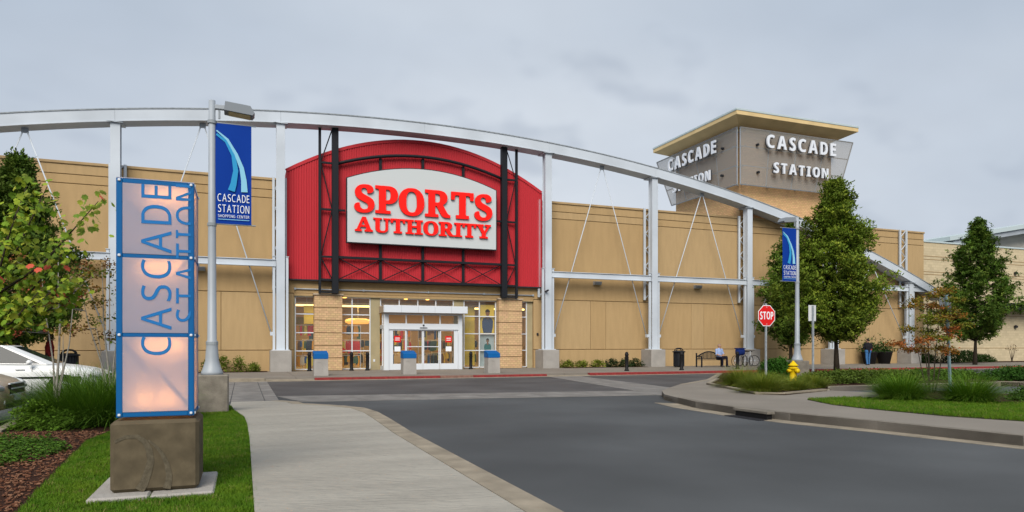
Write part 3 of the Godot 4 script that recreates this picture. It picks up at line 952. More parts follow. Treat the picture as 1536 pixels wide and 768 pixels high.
func store_interior():
	var p := store_node
	org = p.position
	begin()
	ext(-2, 20, 0.0, 0.11, -37.07, -52)
	done("store_floor", M.shop_floor, p)
	begin(); ext(-2, 20, 0.11, 5.2, -52, -52.2); ext(-2.2, -2, 0, 5.2, -38.2, -52.2); ext(20, 20.2, 0, 5.2, -38.2, -52.2); done("inner_wall", M.shop_wall, p)
	begin(); ext(-2.2, 20.2, 5.2, 5.4, -38.2, -52.2); ext(2.2, 15.8, 3.97, 5.4, -37.3, -38.2); done("ceiling", M.shop_wall, p)
	for k in 5:
		var zz := -39.4 - k * 2.5
		var yl: float = [3.62, 3.82, 3.95, 4.12, 4.3][k]
		var f := thing("ceiling_light", "warm fluorescent ceiling light inside the store, row %s from the windows" % ["first", "second", "third", "fourth", "fifth"][k], "ceiling light", Vector3(C, yl, zz), "light rows inside the store")
		begin(); ext(0, 18, yl - 0.04, yl + 0.04, zz - 0.14, zz + 0.14); done("tube_panel", M.strip_lamp, f)
		begin(); ext(-0.1, 18.1, yl + 0.041, yl + 0.1, zz - 0.2, zz + 0.2); done("housing", M.alu, f)
		if k in [0, 2, 4]:
			var a := AreaLight3D.new()
			a.name = "strip_light"
			a.area_size = Vector2(18, 0.3)
			a.light_energy = 8.0
			a.light_color = Color(1.0, 0.80, 0.48)
			a.area_normalize_energy = true
			a.shadow_enabled = true
			a.position = Vector3(0, -0.06, 0)
			a.rotation_degrees.x = -90
			f.add_child(a, true)
	# shelves and garment racks
	var cols := [Color(0.6, 0.03, 0.03), Color(0.02, 0.025, 0.04), Color(0.65, 0.58, 0.42), Color(0.75, 0.33, 0.02), Color(0.05, 0.11, 0.05), Color(0.68, 0.60, 0.06), Color(0.03, 0.09, 0.25), Color(0.16, 0.09, 0.05), Color(0.03, 0.02, 0.02)]
	var cm := []
	for c in cols: cm.append(mat(c.r, c.g, c.b, 0.85))
	var spots := [[2.9, -38.3, 0], [3.7, -40.2, 1], [5.4, -38.5, 1], [5.9, -40.6, 0], [7.4, -39.6, 2], [8.7, -41.2, 2], [10.1, -39.4, 2], [11.0, -41.8, 1], [12.0, -38.9, 1], [12.9, -41.0, 0], [14.9, -38.8, 1], [15.0, -41.5, 0], [4.4, -43.5, 1], [7.0, -44.0, 0], [9.6, -44.6, 1], [12.2, -44.4, 0]]
	var words := ["first", "second", "third", "fourth", "fifth", "sixth", "seventh", "eighth", "ninth", "tenth", "eleventh", "twelfth", "thirteenth", "fourteenth", "fifteenth", "sixteenth"]
	for i in spots.size():
		var q = spots[i]
		var r := thing("garment_rack", "rack of coloured sports clothes inside the store, %s counted from the left window" % words[i], "clothes rack", Vector3(q[0], 0.11, q[1]), "clothes racks inside the store")
		var tiers := 2 if i % 2 else 3
		var hh := 2.5 if tiers == 3 else 1.75
		begin()
		for sx in [-0.62, 0.62]: rod(Vector3(q[0] + sx, 0.11, q[1]), Vector3(q[0] + sx, hh, q[1]), 0.02)
		for t in tiers: rod(Vector3(q[0] - 0.62, hh - t * 0.82, q[1]), Vector3(q[0] + 0.62, hh - t * 0.82, q[1]), 0.015)
		done("rail_frame", M.alu, r)
		for t in tiers:
			var n := 7
			var ci: int = [0, 2, 3, 1, 5, 4, 8, 6][(i * 3 + t * 2) % 8]
			for k in n:
				begin()
				var gx: float = q[0] - 0.54 + k * 0.18 + rng.randf_range(-0.05, 0.05)
				var wd := rng.randf_range(0.10, 0.26)
				var yt := hh - t * 0.82 - 0.03
				var hg := rng.randf_range(0.25, 0.74)
				prism(V([[-wd * 0.5, 0], [wd * 0.5, 0], [wd * 0.52, hg * 0.7], [wd * 0.3, hg], [-wd * 0.3, hg], [-wd * 0.52, hg * 0.7]]), Vector3(gx, yt - hg, q[1] + rng.randf_range(0.0, 0.06)), Vector3.RIGHT, Vector3.UP, Vector3(0, 0, 1), 0.08)
				done("garment", cm[ci] if rng.randf() < 0.25 else cm[rng.randi() % cm.size()], r)
	# hanging yellow sale boards and green partition at the left window
	var sb := thing("hanging_board", "pair of yellow sale boards hanging inside the leftmost window", "hanging sign", Vector3(3.1, 3.0, -37.6))
	begin(); ext(2.95, 3.75, 3.12, 3.5, -37.6, -37.63, 0.005); done("upper_board", M.yellow_board, sb)
	begin(); ext(2.95, 3.75, 2.55, 3.02, -37.6, -37.63, 0.005); done("lower_board", M.yellow_board, sb)
	begin(); rod(Vector3(3.1, 3.5, -37.61), Vector3(3.1, 5.2, -37.61), 0.008); rod(Vector3(3.6, 3.5, -37.61), Vector3(3.6, 5.2, -37.61), 0.008); done("cord", M.alu, sb)
	var gp := thing("green_partition", "olive green display wall behind the leftmost window", "display wall", Vector3(3.0, 0.11, -38.0))
	begin(); ext(2.3, 4.4, 2.1, 2.95, -38.9, -39.0); done("green_board", mat(0.28, 0.27, 0.02, 0.8), gp)
	var ring := thing("pendant_ring", "round glowing lamp ring inside the window right of the left pier", "pendant lamp", Vector3(6.0, 3.0, -39.6))
	begin(true); lathe(Vector3(6.05, 2.62, -39.6), [[0.0, 0.0], [0.55, 0.02], [0.72, 0.12], [0.7, 0.24], [0.5, 0.3], [0.0, 0.3]], 24); done("ring_shade", M.warm_glow, ring)
	begin(); rod(Vector3(6.05, 2.9, -39.6), Vector3(6.05, 5.2, -39.6), 0.01); done("stem", M.alu, ring)
	# printed posters of sportsmen in the right windows
	var po := thing("poster", "yellow window poster of a dark haired man in a blue jacket, upper right window", "poster", Vector3(12.9, 2.6, -37.1))
	begin(); ext(12.46, 13.34, 2.1, 3.72, -37.12, -37.13); done("poster_sheet", mat(0.56, 0.40, 0.06, 0.6, T.cloudy, 0.5), po)
	man_print(po, 12.95, 2.12, -37.12, 1.55, mat(0.03, 0.05, 0.11, 0.7, T.patchy, 2.0), mat(0.16, 0.075, 0.035, 0.7), mat(0.02, 0.012, 0.008, 0.7))
	po = thing("poster", "pale blue window poster of a man in a teal top, below the yellow poster", "poster", Vector3(12.9, 1.2, -37.1))
	begin(); ext(12.46, 13.34, 0.22, 2.02, -37.12, -37.13); done("poster_sheet", mat(0.30, 0.36, 0.36, 0.6, T.cloudy, 0.5), po)
	man_print(po, 12.95, 0.95, -37.12, 1.0, mat(0.015, 0.10, 0.10, 0.7), mat(0.14, 0.07, 0.035, 0.7), mat(0.02, 0.012, 0.008, 0.7))
	var yb := thing("yellow_banner", "tall plain yellow display banner behind the window right of the doors", "display banner", Vector3(12.0, 1.5, -37.5))
	begin(); ext(11.66, 12.3, 0.3, 3.6, -37.5, -37.52); done("cloth", M.yellow_cloth, yb)

# flat print on a poster: torso, head, hair
func man_print(parent: Node, x: float, y: float, z: float, h: float, cloth: Material, flesh: Material, hair: Material):
	begin(); prism(V([[-0.16 * h, 0], [0.16 * h, 0], [0.20 * h, 0.2 * h], [0.215 * h, 0.42 * h], [0.17 * h, 0.53 * h], [0.06 * h, 0.585 * h], [-0.06 * h, 0.585 * h], [-0.17 * h, 0.53 * h], [-0.215 * h, 0.42 * h], [-0.21 * h, 0.2 * h]]), Vector3(x, y, z), Vector3.RIGHT, Vector3.UP, Vector3(0, 0, 1), 0.003); done("torso_print", cloth, parent)
	begin(); prism(V([[-0.05 * h, 0.5 * h], [0.05 * h, 0.5 * h], [0.045 * h, 0.66 * h], [-0.045 * h, 0.66 * h]]), Vector3(x, y, z), Vector3.RIGHT, Vector3.UP, Vector3(0, 0, 1), 0.004); done("neck_print", flesh, parent)
	var oval := []
	for k in 14: oval.append(Vector2(0.085 * h * cos(TAU * k / 14), 0.74 * h + 0.115 * h * sin(TAU * k / 14)))
	begin(); prism(oval, Vector3(x, y, z), Vector3.RIGHT, Vector3.UP, Vector3(0, 0, 1), 0.005); done("face_print", flesh, parent)
	var cap := []
	for k in 9: cap.append(Vector2(0.094 * h * cos(PI * k / 8), 0.765 * h + 0.11 * h * sin(PI * k / 8)))
	begin(); prism(cap, Vector3(x, y, z), Vector3.RIGHT, Vector3.UP, Vector3(0, 0, 1), 0.007); done("hair_print", hair, parent)

func red_sign():
	var fr := thing("sign_truss", "black steel truss frame carrying the red lettered store sign", "sign frame", Vector3(C, 4.08, -36.35))
	var z := -36.35
	var top := func(x: float) -> float: return 11.6 - 0.0385 * (x - C) * (x - C)
	for s in [-1, 1]:
		begin(); ext(C + s * 4.63 - 0.16, C + s * 4.63 + 0.16, 4.08, 12.62, z + 0.16, z - 0.16, 0.01); done("column", M.black_steel, fr)
		begin(); ext(C + s * 5.39 - 0.065, C + s * 5.39 + 0.065, 4.08, 12.56, z + 0.065, z - 0.065, 0.008); done("side_post", M.black_steel, fr)
		begin()
		for y in [10.75, 8.37, 5.95, 4.78, 4.14]: ext(C + s * 4.79, C + s * 5.325, y - 0.05, y + 0.05, z + 0.05, z - 0.05)
		done("rung", M.black_steel, fr)
		var ys := [12.5, 10.75, 8.37, 5.95, 4.78]
		for k in 4:
			var xi: float = C + s * 4.79; var xo: float = C + s * 5.33
			begin()
			if k % 2 == 0: rod(Vector3(xi, ys[k] - 0.05, z), Vector3(xo, ys[k + 1] + 0.06, z), 0.03)
			else: rod(Vector3(xo, ys[k] - 0.06, z), Vector3(xi, ys[k + 1] + 0.06, z), 0.03)
			done("diagonal_brace", M.black_steel, fr)
	var pts := []
	for i in 19: pts.append(Vector3(C - 4.47 + i * 8.94 / 18.0, top.call(C - 4.47 + i * 8.94 / 18.0) - 0.05, z))
	begin(true); tube(pts, [0.085], 8); done("arched_chord", M.black_steel, fr)
	for y in [5.95, 4.78]:
		begin(); ext(C - 4.47, C + 4.47, y - 0.065, y + 0.065, z + 0.065, z - 0.065, 0.01); done("bottom_chord", M.black_steel, fr)
	for x in [-2.28, 0.0, 2.28]:
		begin(); ext(C + x - 0.07, C + x + 0.07, 4.846, top.call(C + x) - 0.12, z - 0.07, z - 0.2, 0.008); done("hanger_post", M.black_steel, fr)
	for s in [-1, 1]:
		begin(); ext(C + s * 4.12, C + s * 4.47, 8.32, 8.42, z + 0.05, z - 0.05); done("side_arm", M.black_steel, fr)
	var xs := [-4.47, -2.28, 0.0, 2.28, 4.47]
	for i in 4:
		for d in 2:
			begin(); rod(Vector3(C + xs[i] + 0.06, 4.84 if d else 5.89, z - d * 0.045), Vector3(C + xs[i + 1] - 0.06, 5.89 if d else 4.84, z - d * 0.045), 0.026); done("cross_brace", M.black_steel, fr)
	# the cabinet with its raised letters
	var sg := thing("store_sign", "large pale arched sign with raised red SPORTS AUTHORITY letters", "store sign", Vector3(C, 6.69, -36.2))
	var poly := [Vector2(C - 4.1, 6.69), Vector2(C + 4.1, 6.69)]
	for i in 21:
		var x := C + 4.1 - i * 0.41
		poly.append(Vector2(x, 10.84 - 0.0482 * (x - C) * (x - C)))
	begin(); prism(poly, Vector3(0, 0, -36.28), Vector3.RIGHT, Vector3.UP, Vector3(0, 0, 1), 0.22); done("cabinet", M.dark_metal, sg)
	var inner := []
	for q in poly: inner.append(Vector2(C + (q.x - C) * 0.988, 8.7 + (q.y - 8.7) * 0.979))
	begin(); prism(inner, Vector3(0, 0, -36.06), Vector3.RIGHT, Vector3.UP, Vector3(0, 0, 1), 0.012); done("face_panel", M.sign_white, sg)
	var f := heavy(true, true, 0.55)
	for row in [["SPORTS", 8.29, 1.44, 5.30, 7.52], ["AUTHORITY", 7.30, 0.76, 5.34, 7.40]]:
		letters(row[0], f, Vector3(row[3], row[1], -35.985), Vector3.RIGHT, Vector3.UP, Vector3(0, 0, 1), row[2], row[4], 0.05, M.red_letter, sg, "letter", 0.03, M.letter_side)

# the white steel arch in front of the store
func arch_y(x: float) -> float: # top edge
	return 13.25 - (100.0 - sqrt(10000.0 - (x - 8.9) * (x - 8.9)))

func arch_frame():
	var a := thing("steel_arch", "long white steel arch on columns spanning the store front", "steel arch", Vector3(C, 0, -36.15))
	var zf := -35.85
	var zb := -36.72
	# the curved girder: top flange, web box, bottom flange, in spliced lengths
	var splices := [-29.0, -19.8, -12.62, -5.45, 1.72, 8.97, 16.22, 23.3, 30.45, 37.65, 44.87, 47.9]
	for i in splices.size() - 1:
		for part in 3:
			begin()
			var n := 6
			var x0: float = splices[i] + 0.004
			var x1: float = splices[i + 1] - 0.004
			for k in n:
				var xa := lerpf(x0, x1, float(k) / n); var xb := lerpf(x0, x1, float(k + 1) / n)
				var ya := arch_y(xa); var yb := arch_y(xb)
				var o: Array = [[0.0, 0.05, zf + 0.03, zb - 0.03], [0.05, 0.56, zf, zb], [0.56, 0.60, zf + 0.03, zb - 0.03]][part]
				var mid := Vector3((xa + xb) / 2, (ya + yb) / 2 - (o[0] + o[1]) / 2, (zf + zb) / 2)
				for zz in [o[2], o[3]]: quad_out(Vector3(xa, ya - o[0], zz), Vector3(xb, yb - o[0], zz), Vector3(xb, yb - o[1], zz), Vector3(xa, ya - o[1], zz), mid)
				for t in [o[0], o[1]]: quad_out(Vector3(xa, ya - t, o[2]), Vector3(xb, yb - t, o[2]), Vector3(xb, yb - t, o[3]), Vector3(xa, ya - t, o[3]), mid)
				if k == 0: quad_out(Vector3(xa, ya - o[0], o[2]), Vector3(xa, ya - o[1], o[2]), Vector3(xa, ya - o[1], o[3]), Vector3(xa, ya - o[0], o[3]), mid)
				if k == n - 1: quad_out(Vector3(xb, yb - o[0], o[2]), Vector3(xb, yb - o[1], o[2]), Vector3(xb, yb - o[1], o[3]), Vector3(xb, yb - o[0], o[3]), mid)
			done(["top_flange", "girder", "bottom_flange"][part], M.galv if part == 0 else M.white_steel, a)
	var cols := [-19.8, -12.62, -5.45, 1.72, 16.22, 23.3, 30.45, 37.65, 44.87]
	for cx in cols:
		var yt := arch_y(cx) - 0.6
		begin()
		ext(cx - 0.2, cx + 0.2, 1.2, yt, -35.93, -35.96, 0.004); ext(cx - 0.2, cx + 0.2, 1.2, yt, -36.32, -36.35, 0.004)
		ext(cx - 0.16, cx + 0.16, 1.2, yt, -35.961, -36.319)
		done("column", M.white_steel, a)
		begin()
		for s in [-1, 1]: ext(cx + s * 0.31 - 0.06, cx + s * 0.31 + 0.06, 1.2, 5.8, -35.99, -36.11, 0.006)
		var sp := done("side_post", M.white_steel, a)
		begin()
		for s in [-1, 1]: ext(cx + s * 0.31 - 0.085, cx + s * 0.31 + 0.085, 5.8, 5.83, -35.96, -36.14)
		done("post_cap", M.white_steel, sp)
		begin(); ext(cx - 0.33, cx + 0.33, yt - 0.02, yt, -35.82, -36.72); done("head_plate", M.white_steel, a)
		begin()
		for s in [-0.31, -0.24, 0.24, 0.31]: lathe(Vector3(cx + s, yt - 0.07, -35.92), [[0.0, 0.0], [0.025, 0.0], [0.025, 0.05], [0.0, 0.05]], 6)
		done("bolt", M.grey_metal, a)
		begin(); ext(cx - 0.5, cx + 0.5, 0.1, 1.17, -35.55, -36.72, 0.025)
		var bs := done("base_block", M.concrete, a)
		begin(); ext(cx - 0.42, cx + 0.42, 1.17, 1.205, -35.86, -36.42); done("base_plate", M.white_steel, bs)
		# lattice mast against the wall
		if yt > 4.0:
			var zt := -36.62
			begin()
			var ytop := minf(9.85, yt + 4.0)
			for s in [-1, 1]: ext(cx + s * 0.31 - 0.06, cx + s * 0.31 + 0.06, 4.2, ytop, zt + 0.06, zt - 0.06, 0.005)
			var lm := done("lattice_mast", M.white_steel, a)
			begin()
			var y := 4.3
			var s := 1
			while y < ytop - 0.5:
				rod(Vector3(cx - s * 0.25, y, zt), Vector3(cx + s * 0.25, y + 0.5, zt), 0.03)
				y += 0.5; s = -s
			done("lattice_bar", M.white_steel, lm)
	# level beams between the columns
	for pr in [[-40.0, -19.8], [-19.8, -12.62], [-12.62, -5.45], [-5.45, 1.72], [16.22, 23.3], [23.3, 30.45], [30.45, 37.65], [37.65, 44.87], [44.87, 46.9]]:
		begin()
		var x0: float = pr[0] + 0.215; var x1: float = pr[1] - 0.215
		ext(x0, x1, 5.31, 5.34, -35.94, -36.2); ext(x0, x1, 5.63, 5.66, -35.94, -36.2); ext(x0, x1, 5.341, 5.629, -36.0, -36.14)
		done("beam", M.white_steel, a)
	# tension rods: from the middle of each bay's arch down to the posts beside it
	for pr in [[-12.62, -5.45], [-5.45, 1.72], [16.22, 23.3], [23.3, 30.45], [30.45, 37.65], [37.65, 44.87]]:
		var mx: float = (pr[0] + pr[1]) / 2.0 + 0.05
		var yt := arch_y(mx) - 0.62
		begin(); ext(mx - 0.14, mx + 0.14, yt - 0.22, yt + 0.02, -36.2, -36.24, 0.005); var br := done("rod_bracket", M.grey_metal, a)
		for s in [0, 1]:
			var bx: float = pr[0] + 0.43 if s == 0 else pr[1] - 0.43
			var tx := mx + (-0.09 if s == 0 else 0.09)
			var end := Vector3(bx, 2.0, -36.22)
			if yt < 5.6 and s == 1: end.y = 2.0
			begin(true); rod(Vector3(tx, yt - 0.18, -36.22), end, 0.028, 6); done("tension_rod", M.white_steel, a)
			begin(); ext(bx - (0.06 if s else 0.12), bx + (0.12 if s else 0.06), 1.9, 2.08, -36.03, -36.26, 0.01); done("rod_lug", M.white_steel, a)
	org = a.position
	begin(); bar(Vector3(15.98, 4.45, -35.88), Vector3(16.1, 4.55, -35.7), 0.1, 0.08); done("camera_housing", M.dark_metal, a)

func tower():
	var t := thing("sign_tower", "tan brick tower with flat overhanging roof and CASCADE STATION letters", "tower", Vector3(34.5, 0, -40.6))
	var x0 := 30.5; var x1 := 38.4; var z0 := -37.02; var z1 := -44.2
	begin(); ext(x0, x1, 0, 15.7, z0, z1); done("brick_shaft", M.tower_brick, t)
	begin()
	for y in [4.07, 8.83]: ext(x0, x1, y - 0.05, y + 0.05, z0 + 0.01, z0 + 0.04)
	done("string_course", M.tower_brick, t)
	# roof: slab, fascia, tapered soffit
	var o := 1.25
	begin(); ext(x0 - o, x1 + o, 16.42, 16.55, z0 + o, z1 - o, 0.01); done("roof_edge", M.roof_edge, t)
	begin(); ext(x0 - o + 0.03, x1 + o - 0.03, 16.16, 16.419, z0 + o - 0.03, z1 - o + 0.03, 0.01); done("fascia", M.soffit, t)
	begin()
	var A := [Vector3(x0 - o + 0.05, 16.159, z0 + o - 0.05), Vector3(x1 + o - 0.05, 16.159, z0 + o - 0.05), Vector3(x1 + o - 0.05, 16.159, z1 - o + 0.05), Vector3(x0 - o + 0.05, 16.159, z1 - o + 0.05)]
	var B := [Vector3(x0 - 0.25, 15.72, z0 + 0.25), Vector3(x1 + 0.25, 15.72, z0 + 0.25), Vector3(x1 + 0.25, 15.72, z1 - 0.25), Vector3(x0 - 0.25, 15.72, z1 - 0.25)]
	for k in 4: quad_out(A[k], A[(k + 1) % 4], B[(k + 1) % 4], B[k], Vector3(34.5, 17.5, -40.6))
	quad_out(B[0], B[1], B[2], B[3], Vector3(34.5, 17, -40.6))
	done("soffit", M.soffit, t)
	begin(); ext(x0 - 0.02, x1 + 0.02, 15.55, 15.715, z0 + 0.06, z1 - 0.06); done("frieze", M.soffit, t)
	# flared screens of perforated metal, each of four sheets on a frame
	for side in 2:
		var u := Vector3.RIGHT if side == 0 else Vector3(0, 0, -1)
		var n := Vector3(0, 0, 1) if side == 0 else Vector3.LEFT
		var at := Vector3(30.12, 0, -36.42) if side == 0 else Vector3(29.9, 0, -36.6)
		var wt := 9.72 if side == 0 else 9.36
		var wb := 8.35 if side == 0 else 7.36
		for k in 4:
			var a0 := k / 4.0; var a1 := (k + 1) / 4.0
			var g := 0.012
			var q := [Vector2(wb * a0 + g, 11.9), Vector2(wb * a1 - g, 11.9), Vector2(wt * a1 - g, 15.64), Vector2(wt * a0 + g, 15.64)]
			begin(); prism(q, at, u, Vector3.UP, n, 0.006); done("perforated_sheet", M.perforated, t)
		begin()
		for y in [11.9, 13.15, 14.4, 15.62]:
			var w: float = lerpf(wb, wt, (y - 11.9) / 3.74)
			bar(at + Vector3(0, y, 0) - n * 0.06, at + u * w + Vector3(0, y, 0) - n * 0.06, 0.06, 0.06)
		for k in 5: bar(at + u * wb * k / 4.0 + Vector3(0, 11.9, 0) - n * 0.06, at + u * wt * k / 4.0 + Vector3(0, 15.62, 0) - n * 0.06, 0.06, 0.06)
		done("screen_frame", M.grey_metal, t)
		begin()
		for y in [12.0, 13.2, 14.5, 15.5]:
			for d in [0.5, 2.6, 5.0, 7.2]: bar(at + u * d + Vector3(0, y, 0) - n * 0.09, at + u * d + Vector3(0, y, 0) - n * (0.6 if side == 0 else 0.62), 0.05, 0.05)
		done("screen_bracket", M.grey_metal, t)
		# small floodlight stubs on the screen
		for d in [[1.3, 12.75], [1.25, 14.55]]:
			var b: Vector3 = at + u * d[0] + Vector3(0, d[1], 0)
			begin(); bar(b, b + n * 0.22, 0.14, 0.14, 0.02); done("floodlight_stub", M.black_steel, t)
		var f := heavy(false, true, 0.25)
		if side == 0:
			letters("CASCADE", f, Vector3(31.9, 14.35, -36.1), u, Vector3.UP, n, 0.86, 5.9, 0.10, M.white_letter, t, "letter", 0.42, M.letter_dark)
			letters("STATION", f, Vector3(32.48, 12.76, -36.1), u, Vector3.UP, n, 0.68, 4.65, 0.10, M.white_letter, t, "letter", 0.42, M.letter_dark)
		else:
			letters("CASCADE", f, Vector3(29.6, 14.35, -43.8), -u, Vector3.UP, n, 0.86, 5.55, 0.10, M.white_letter, t, "letter", 0.42, M.letter_dark)
			letters("STATION", f, Vector3(29.6, 12.66, -43.2), -u, Vector3.UP, n, 0.68, 4.35, 0.10, M.white_letter, t, "letter", 0.42, M.letter_dark)

func beige_shop():
	var b := thing("shop_building", "pale beige block building with sloping metal roof at the right edge", "shop building", Vector3(60, 0, -38))
	begin()
	ext(47.22, 100, 0, 9.36, -38.0, -60)
	done("wall", M.block, b)
	begin()
	for y in [8.3, 8.05, 7.1, 6.9, 4.0, 3.8, 1.2]: ext(47.22, 100, y - 0.02, y + 0.02, -37.985, -38.0)
	done("course_line", M.joint, b)
	begin(); ext(47.22, 100.05, 9.36, 9.48, -37.94, -60, 0.01); done("coping", M.roof_edge, b)
	# upper storey set back under a shed roof
	var sl := 1.49 / 8.75
	begin(); prism(V([[53.0, 9.3], [100, 9.3], [100, 9.32 + 48.4 * sl], [53.0, 9.35 + 1.4 * sl]]), Vector3(0, 0, -58), Vector3.RIGHT, Vector3.UP, Vector3(0, 0, 1), 18.6); done("upper_wall", M.upper_wall, b)
	var rr := func(x: float, y: float, z: float) -> Vector3: return Vector3(x, y + (x - 51.6) * sl, z)
	for q in [["roof_edge", 9.62, 9.95, -37.98, M.roof_edge], ["soffit_beam", 9.2, 9.6, -38.15, M.grey_metal]]:
		begin()
		var xa := 51.6 if q[0] == "roof_edge" else 52.2
		var e := []
		for x in [xa, 100.0]:
			for y in [q[1], q[2]]:
				for z in [q[3], -58.0]: e.append(rr.call(x, y, z))
		var mid: Vector3 = (e[0] + e[7]) / 2.0
		for f in [[0, 1, 3, 2], [4, 5, 7, 6], [0, 1, 5, 4], [2, 3, 7, 6], [0, 2, 6, 4], [1, 3, 7, 5]]: quad_out(e[f[0]], e[f[1]], e[f[2]], e[f[3]], mid)
		done(q[0], q[4], b)
	begin(); ext(55.5, 100, 4.3, 4.8, -37.99, -36.7, 0.02); done("awning", M.dark_metal, b)
	for y in [7.36, 2.96]:
		begin(); lathe(Vector3(59.2, y, -37.9), [[0.0, -0.12], [0.14, -0.1], [0.16, 0.05], [0.0, 0.14]], 10); done("wall_lamp", M.dark_metal, b)

# ---------------------------------------------------------------- near signs and lamp posts
func clip_right(mesh: Mesh, tr: Transform3D, axis: Vector3, limit: float):
	# appends the mesh's triangles, cut where axis.p exceeds limit
	var arr: Array = mesh.surface_get_arrays(0)
	var vs: PackedVector3Array = arr[Mesh.ARRAY_VERTEX]
	var ix: PackedInt32Array = arr[Mesh.ARRAY_INDEX]
	if ix.is_empty():
		for i in vs.size(): ix.append(i)
	for i in range(0, ix.size(), 3):
		var p := [tr * vs[ix[i]], tr * vs[ix[i + 1]], tr * vs[ix[i + 2]]]
		var out := []
		for k in 3:
			var a: Vector3 = p[k]; var c: Vector3 = p[(k + 1) % 3]
			var da := a.dot(axis) - limit; var dc := c.dot(axis) - limit
			if da <= 0.0: out.append(a)
			if (da < 0.0 and dc > 0.0) or (da > 0.0 and dc < 0.0): out.append(a.lerp(c, da / (da - dc)))
		for k in range(1, out.size() - 1): tri(out[0], out[k], out[k + 1])

func monument():
	var m := thing("monument_sign", "tall translucent blue framed pylon sign reading CASCADE STATION upwards", "pylon sign", Vector3(-0.71, 0.1, -7.0))
	var x0 := -1.01; var x1 := -0.405; var zf := -6.7; var zb := -7.3
	# footing slab in two pieces, block with rounded edges
	begin(); ext(-1.2, -0.74, 0.02, 0.165, -6.5, -7.52, 0.015); done("footing_slab", M.concrete, m)
	begin(); ext(-0.735, -0.235, 0.02, 0.16, -6.5, -7.52, 0.015); done("footing_slab", M.concrete, m)
	begin(); ext(-1.052, -0.363, 0.165, 0.775, -6.66, -7.345, 0.03); done("plinth", M.plinth, m)
	# worn arch emblem on the plinth: rough bands standing slightly proud
	for q in [[V([[-1.015, 0.603], [-0.935, 0.641], [-0.845, 0.641], [-0.788, 0.596], [-0.754, 0.52], [-0.742, 0.43], [-0.765, 0.328], [-0.799, 0.226], [-0.83, 0.18]]), 0.012, 0.038], [V([[-0.76, 0.606], [-0.697, 0.545], [-0.652, 0.481], [-0.617, 0.392], [-0.60, 0.302], [-0.606, 0.226], [-0.62, 0.18]]), 0.008, 0.032]]:
		ribbon(q[0], q[1], q[2], Vector3(0, 0, -6.664), 0.008)
		done("emblem_band", M.emblem, m)
	# frame: four posts and rails at four levels on each face
	begin()
	for x in [x0 + 0.024, x1 - 0.024]:
		for z in [zf - 0.024, zb + 0.024]: ext(x - 0.024, x + 0.024, 0.80, 2.85, z - 0.024, z + 0.024, 0.005)
	done("post", M.blue, m)
	for y in [0.825, 1.51, 2.19, 2.832]:
		var h := 0.018 if y in [1.51, 2.19] else 0.022
		begin()
		for z in [zf - 0.024, zb + 0.024]: ext(x0 + 0.049, x1 - 0.049, y - h, y + h, z - 0.02, z + 0.02, 0.004)
		for x in [x0 + 0.024, x1 - 0.024]: ext(x - 0.02, x + 0.02, y - h, y + h, zb + 0.05, zf - 0.05, 0.004)
		done("rail", M.blue, m)
	begin()
	for y in [1.0, 1.75, 2.45]: ext(x0 + 0.05, x1 - 0.05, y, y + 0.001, zb + 0.05, zb + 0.051)
	done("inner_clip", M.alu, m)
	begin(); rod(Vector3(x0 + 0.05, 1.49, -6.725), Vector3(x1 - 0.05, 0.88, -6.725), 0.011); rod(Vector3(x0 + 0.05, 2.8, -6.74), Vector3(x1 - 0.05, 2.22, -6.74), 0.011); rod(Vector3(x0 + 0.05, 1.54, -6.74), Vector3(x1 - 0.05, 2.17, -6.74), 0.011); done("inner_brace", M.blue, m)
	# acrylic sheets on four sides of three compartments
	for q in [[0.847, 1.492], [1.528, 2.172], [2.208, 2.81]]:
		for z in [zf - 0.002, zb + 0.002]:
			begin(); ext(x0 + 0.049, x1 - 0.049, q[0], q[1], z - 0.002, z + 0.002); done("acrylic_sheet", M.acrylic, m)
		for x in [x0 + 0.004, x1 - 0.004]:
			begin(); ext(x - 0.002, x + 0.002, q[0], q[1], zf - 0.05, zb + 0.05); done("acrylic_sheet", M.acrylic, m)
	# clear corner guards and bolts
	begin()
	for y in [0.825, 1.51, 2.19, 2.832]:
		for x in [x0 + 0.024, x1 - 0.024]: box(Vector3(x, y, zf + 0.006), Vector3(0.022, 0.022, 0.012), 0.004)
		box(Vector3(x1 + 0.006, y, zf - 0.024), Vector3(0.012, 0.022, 0.022), 0.004)
		box(Vector3(x1 + 0.006, y, zb + 0.024), Vector3(0.012, 0.022, 0.022), 0.004)
	done("bolt", M.alu, m)
	begin(); ext(x0, x1, 2.851, 2.856, zf, zb); done("lid", M.acrylic, m)
	# lamps: one pair in the foot, one tube under the top of each compartment
	for q in [[-0.80, 0.90, 0.0], [-0.60, 0.90, 0.0], [-0.64, 1.45, 1.0], [-0.64, 2.13, 1.0], [-0.60, 2.76, 1.0]]:
		begin(true)
		if q[2] > 0.0: rod(Vector3(q[0] - 0.15, q[1], -6.80), Vector3(q[0] + 0.15, q[1], -6.80), 0.013, 8)
		else: lathe(Vector3(q[0], q[1] - 0.03, -6.83), [[0.0, 0.0], [0.035, 0.01], [0.035, 0.05], [0.0, 0.06]], 10)
		var l := done("lamp", M.sign_lamp, m)
		for k in (3 if q[2] > 0.0 else 1):
			var o := OmniLight3D.new()
			o.name = "sign_light"
			o.light_color = Color(1.0, 0.66, 0.34)
			o.light_energy = 0.0075 if q[2] > 0.0 else 0.014
			o.light_size = 0.02
			o.omni_range = 4.0
			o.omni_attenuation = 2.0
			o.shadow_enabled = true
			o.position = (Vector3(q[0] + (k - 1) * 0.12, q[1] - 0.03, -6.80) if q[2] > 0.0 else Vector3(q[0], q[1] + 0.045, -6.83)) - org
			m.add_child(o, true)
	# lettering that reads upwards; STATION is cut off by the corner
	var f := font(false, false)
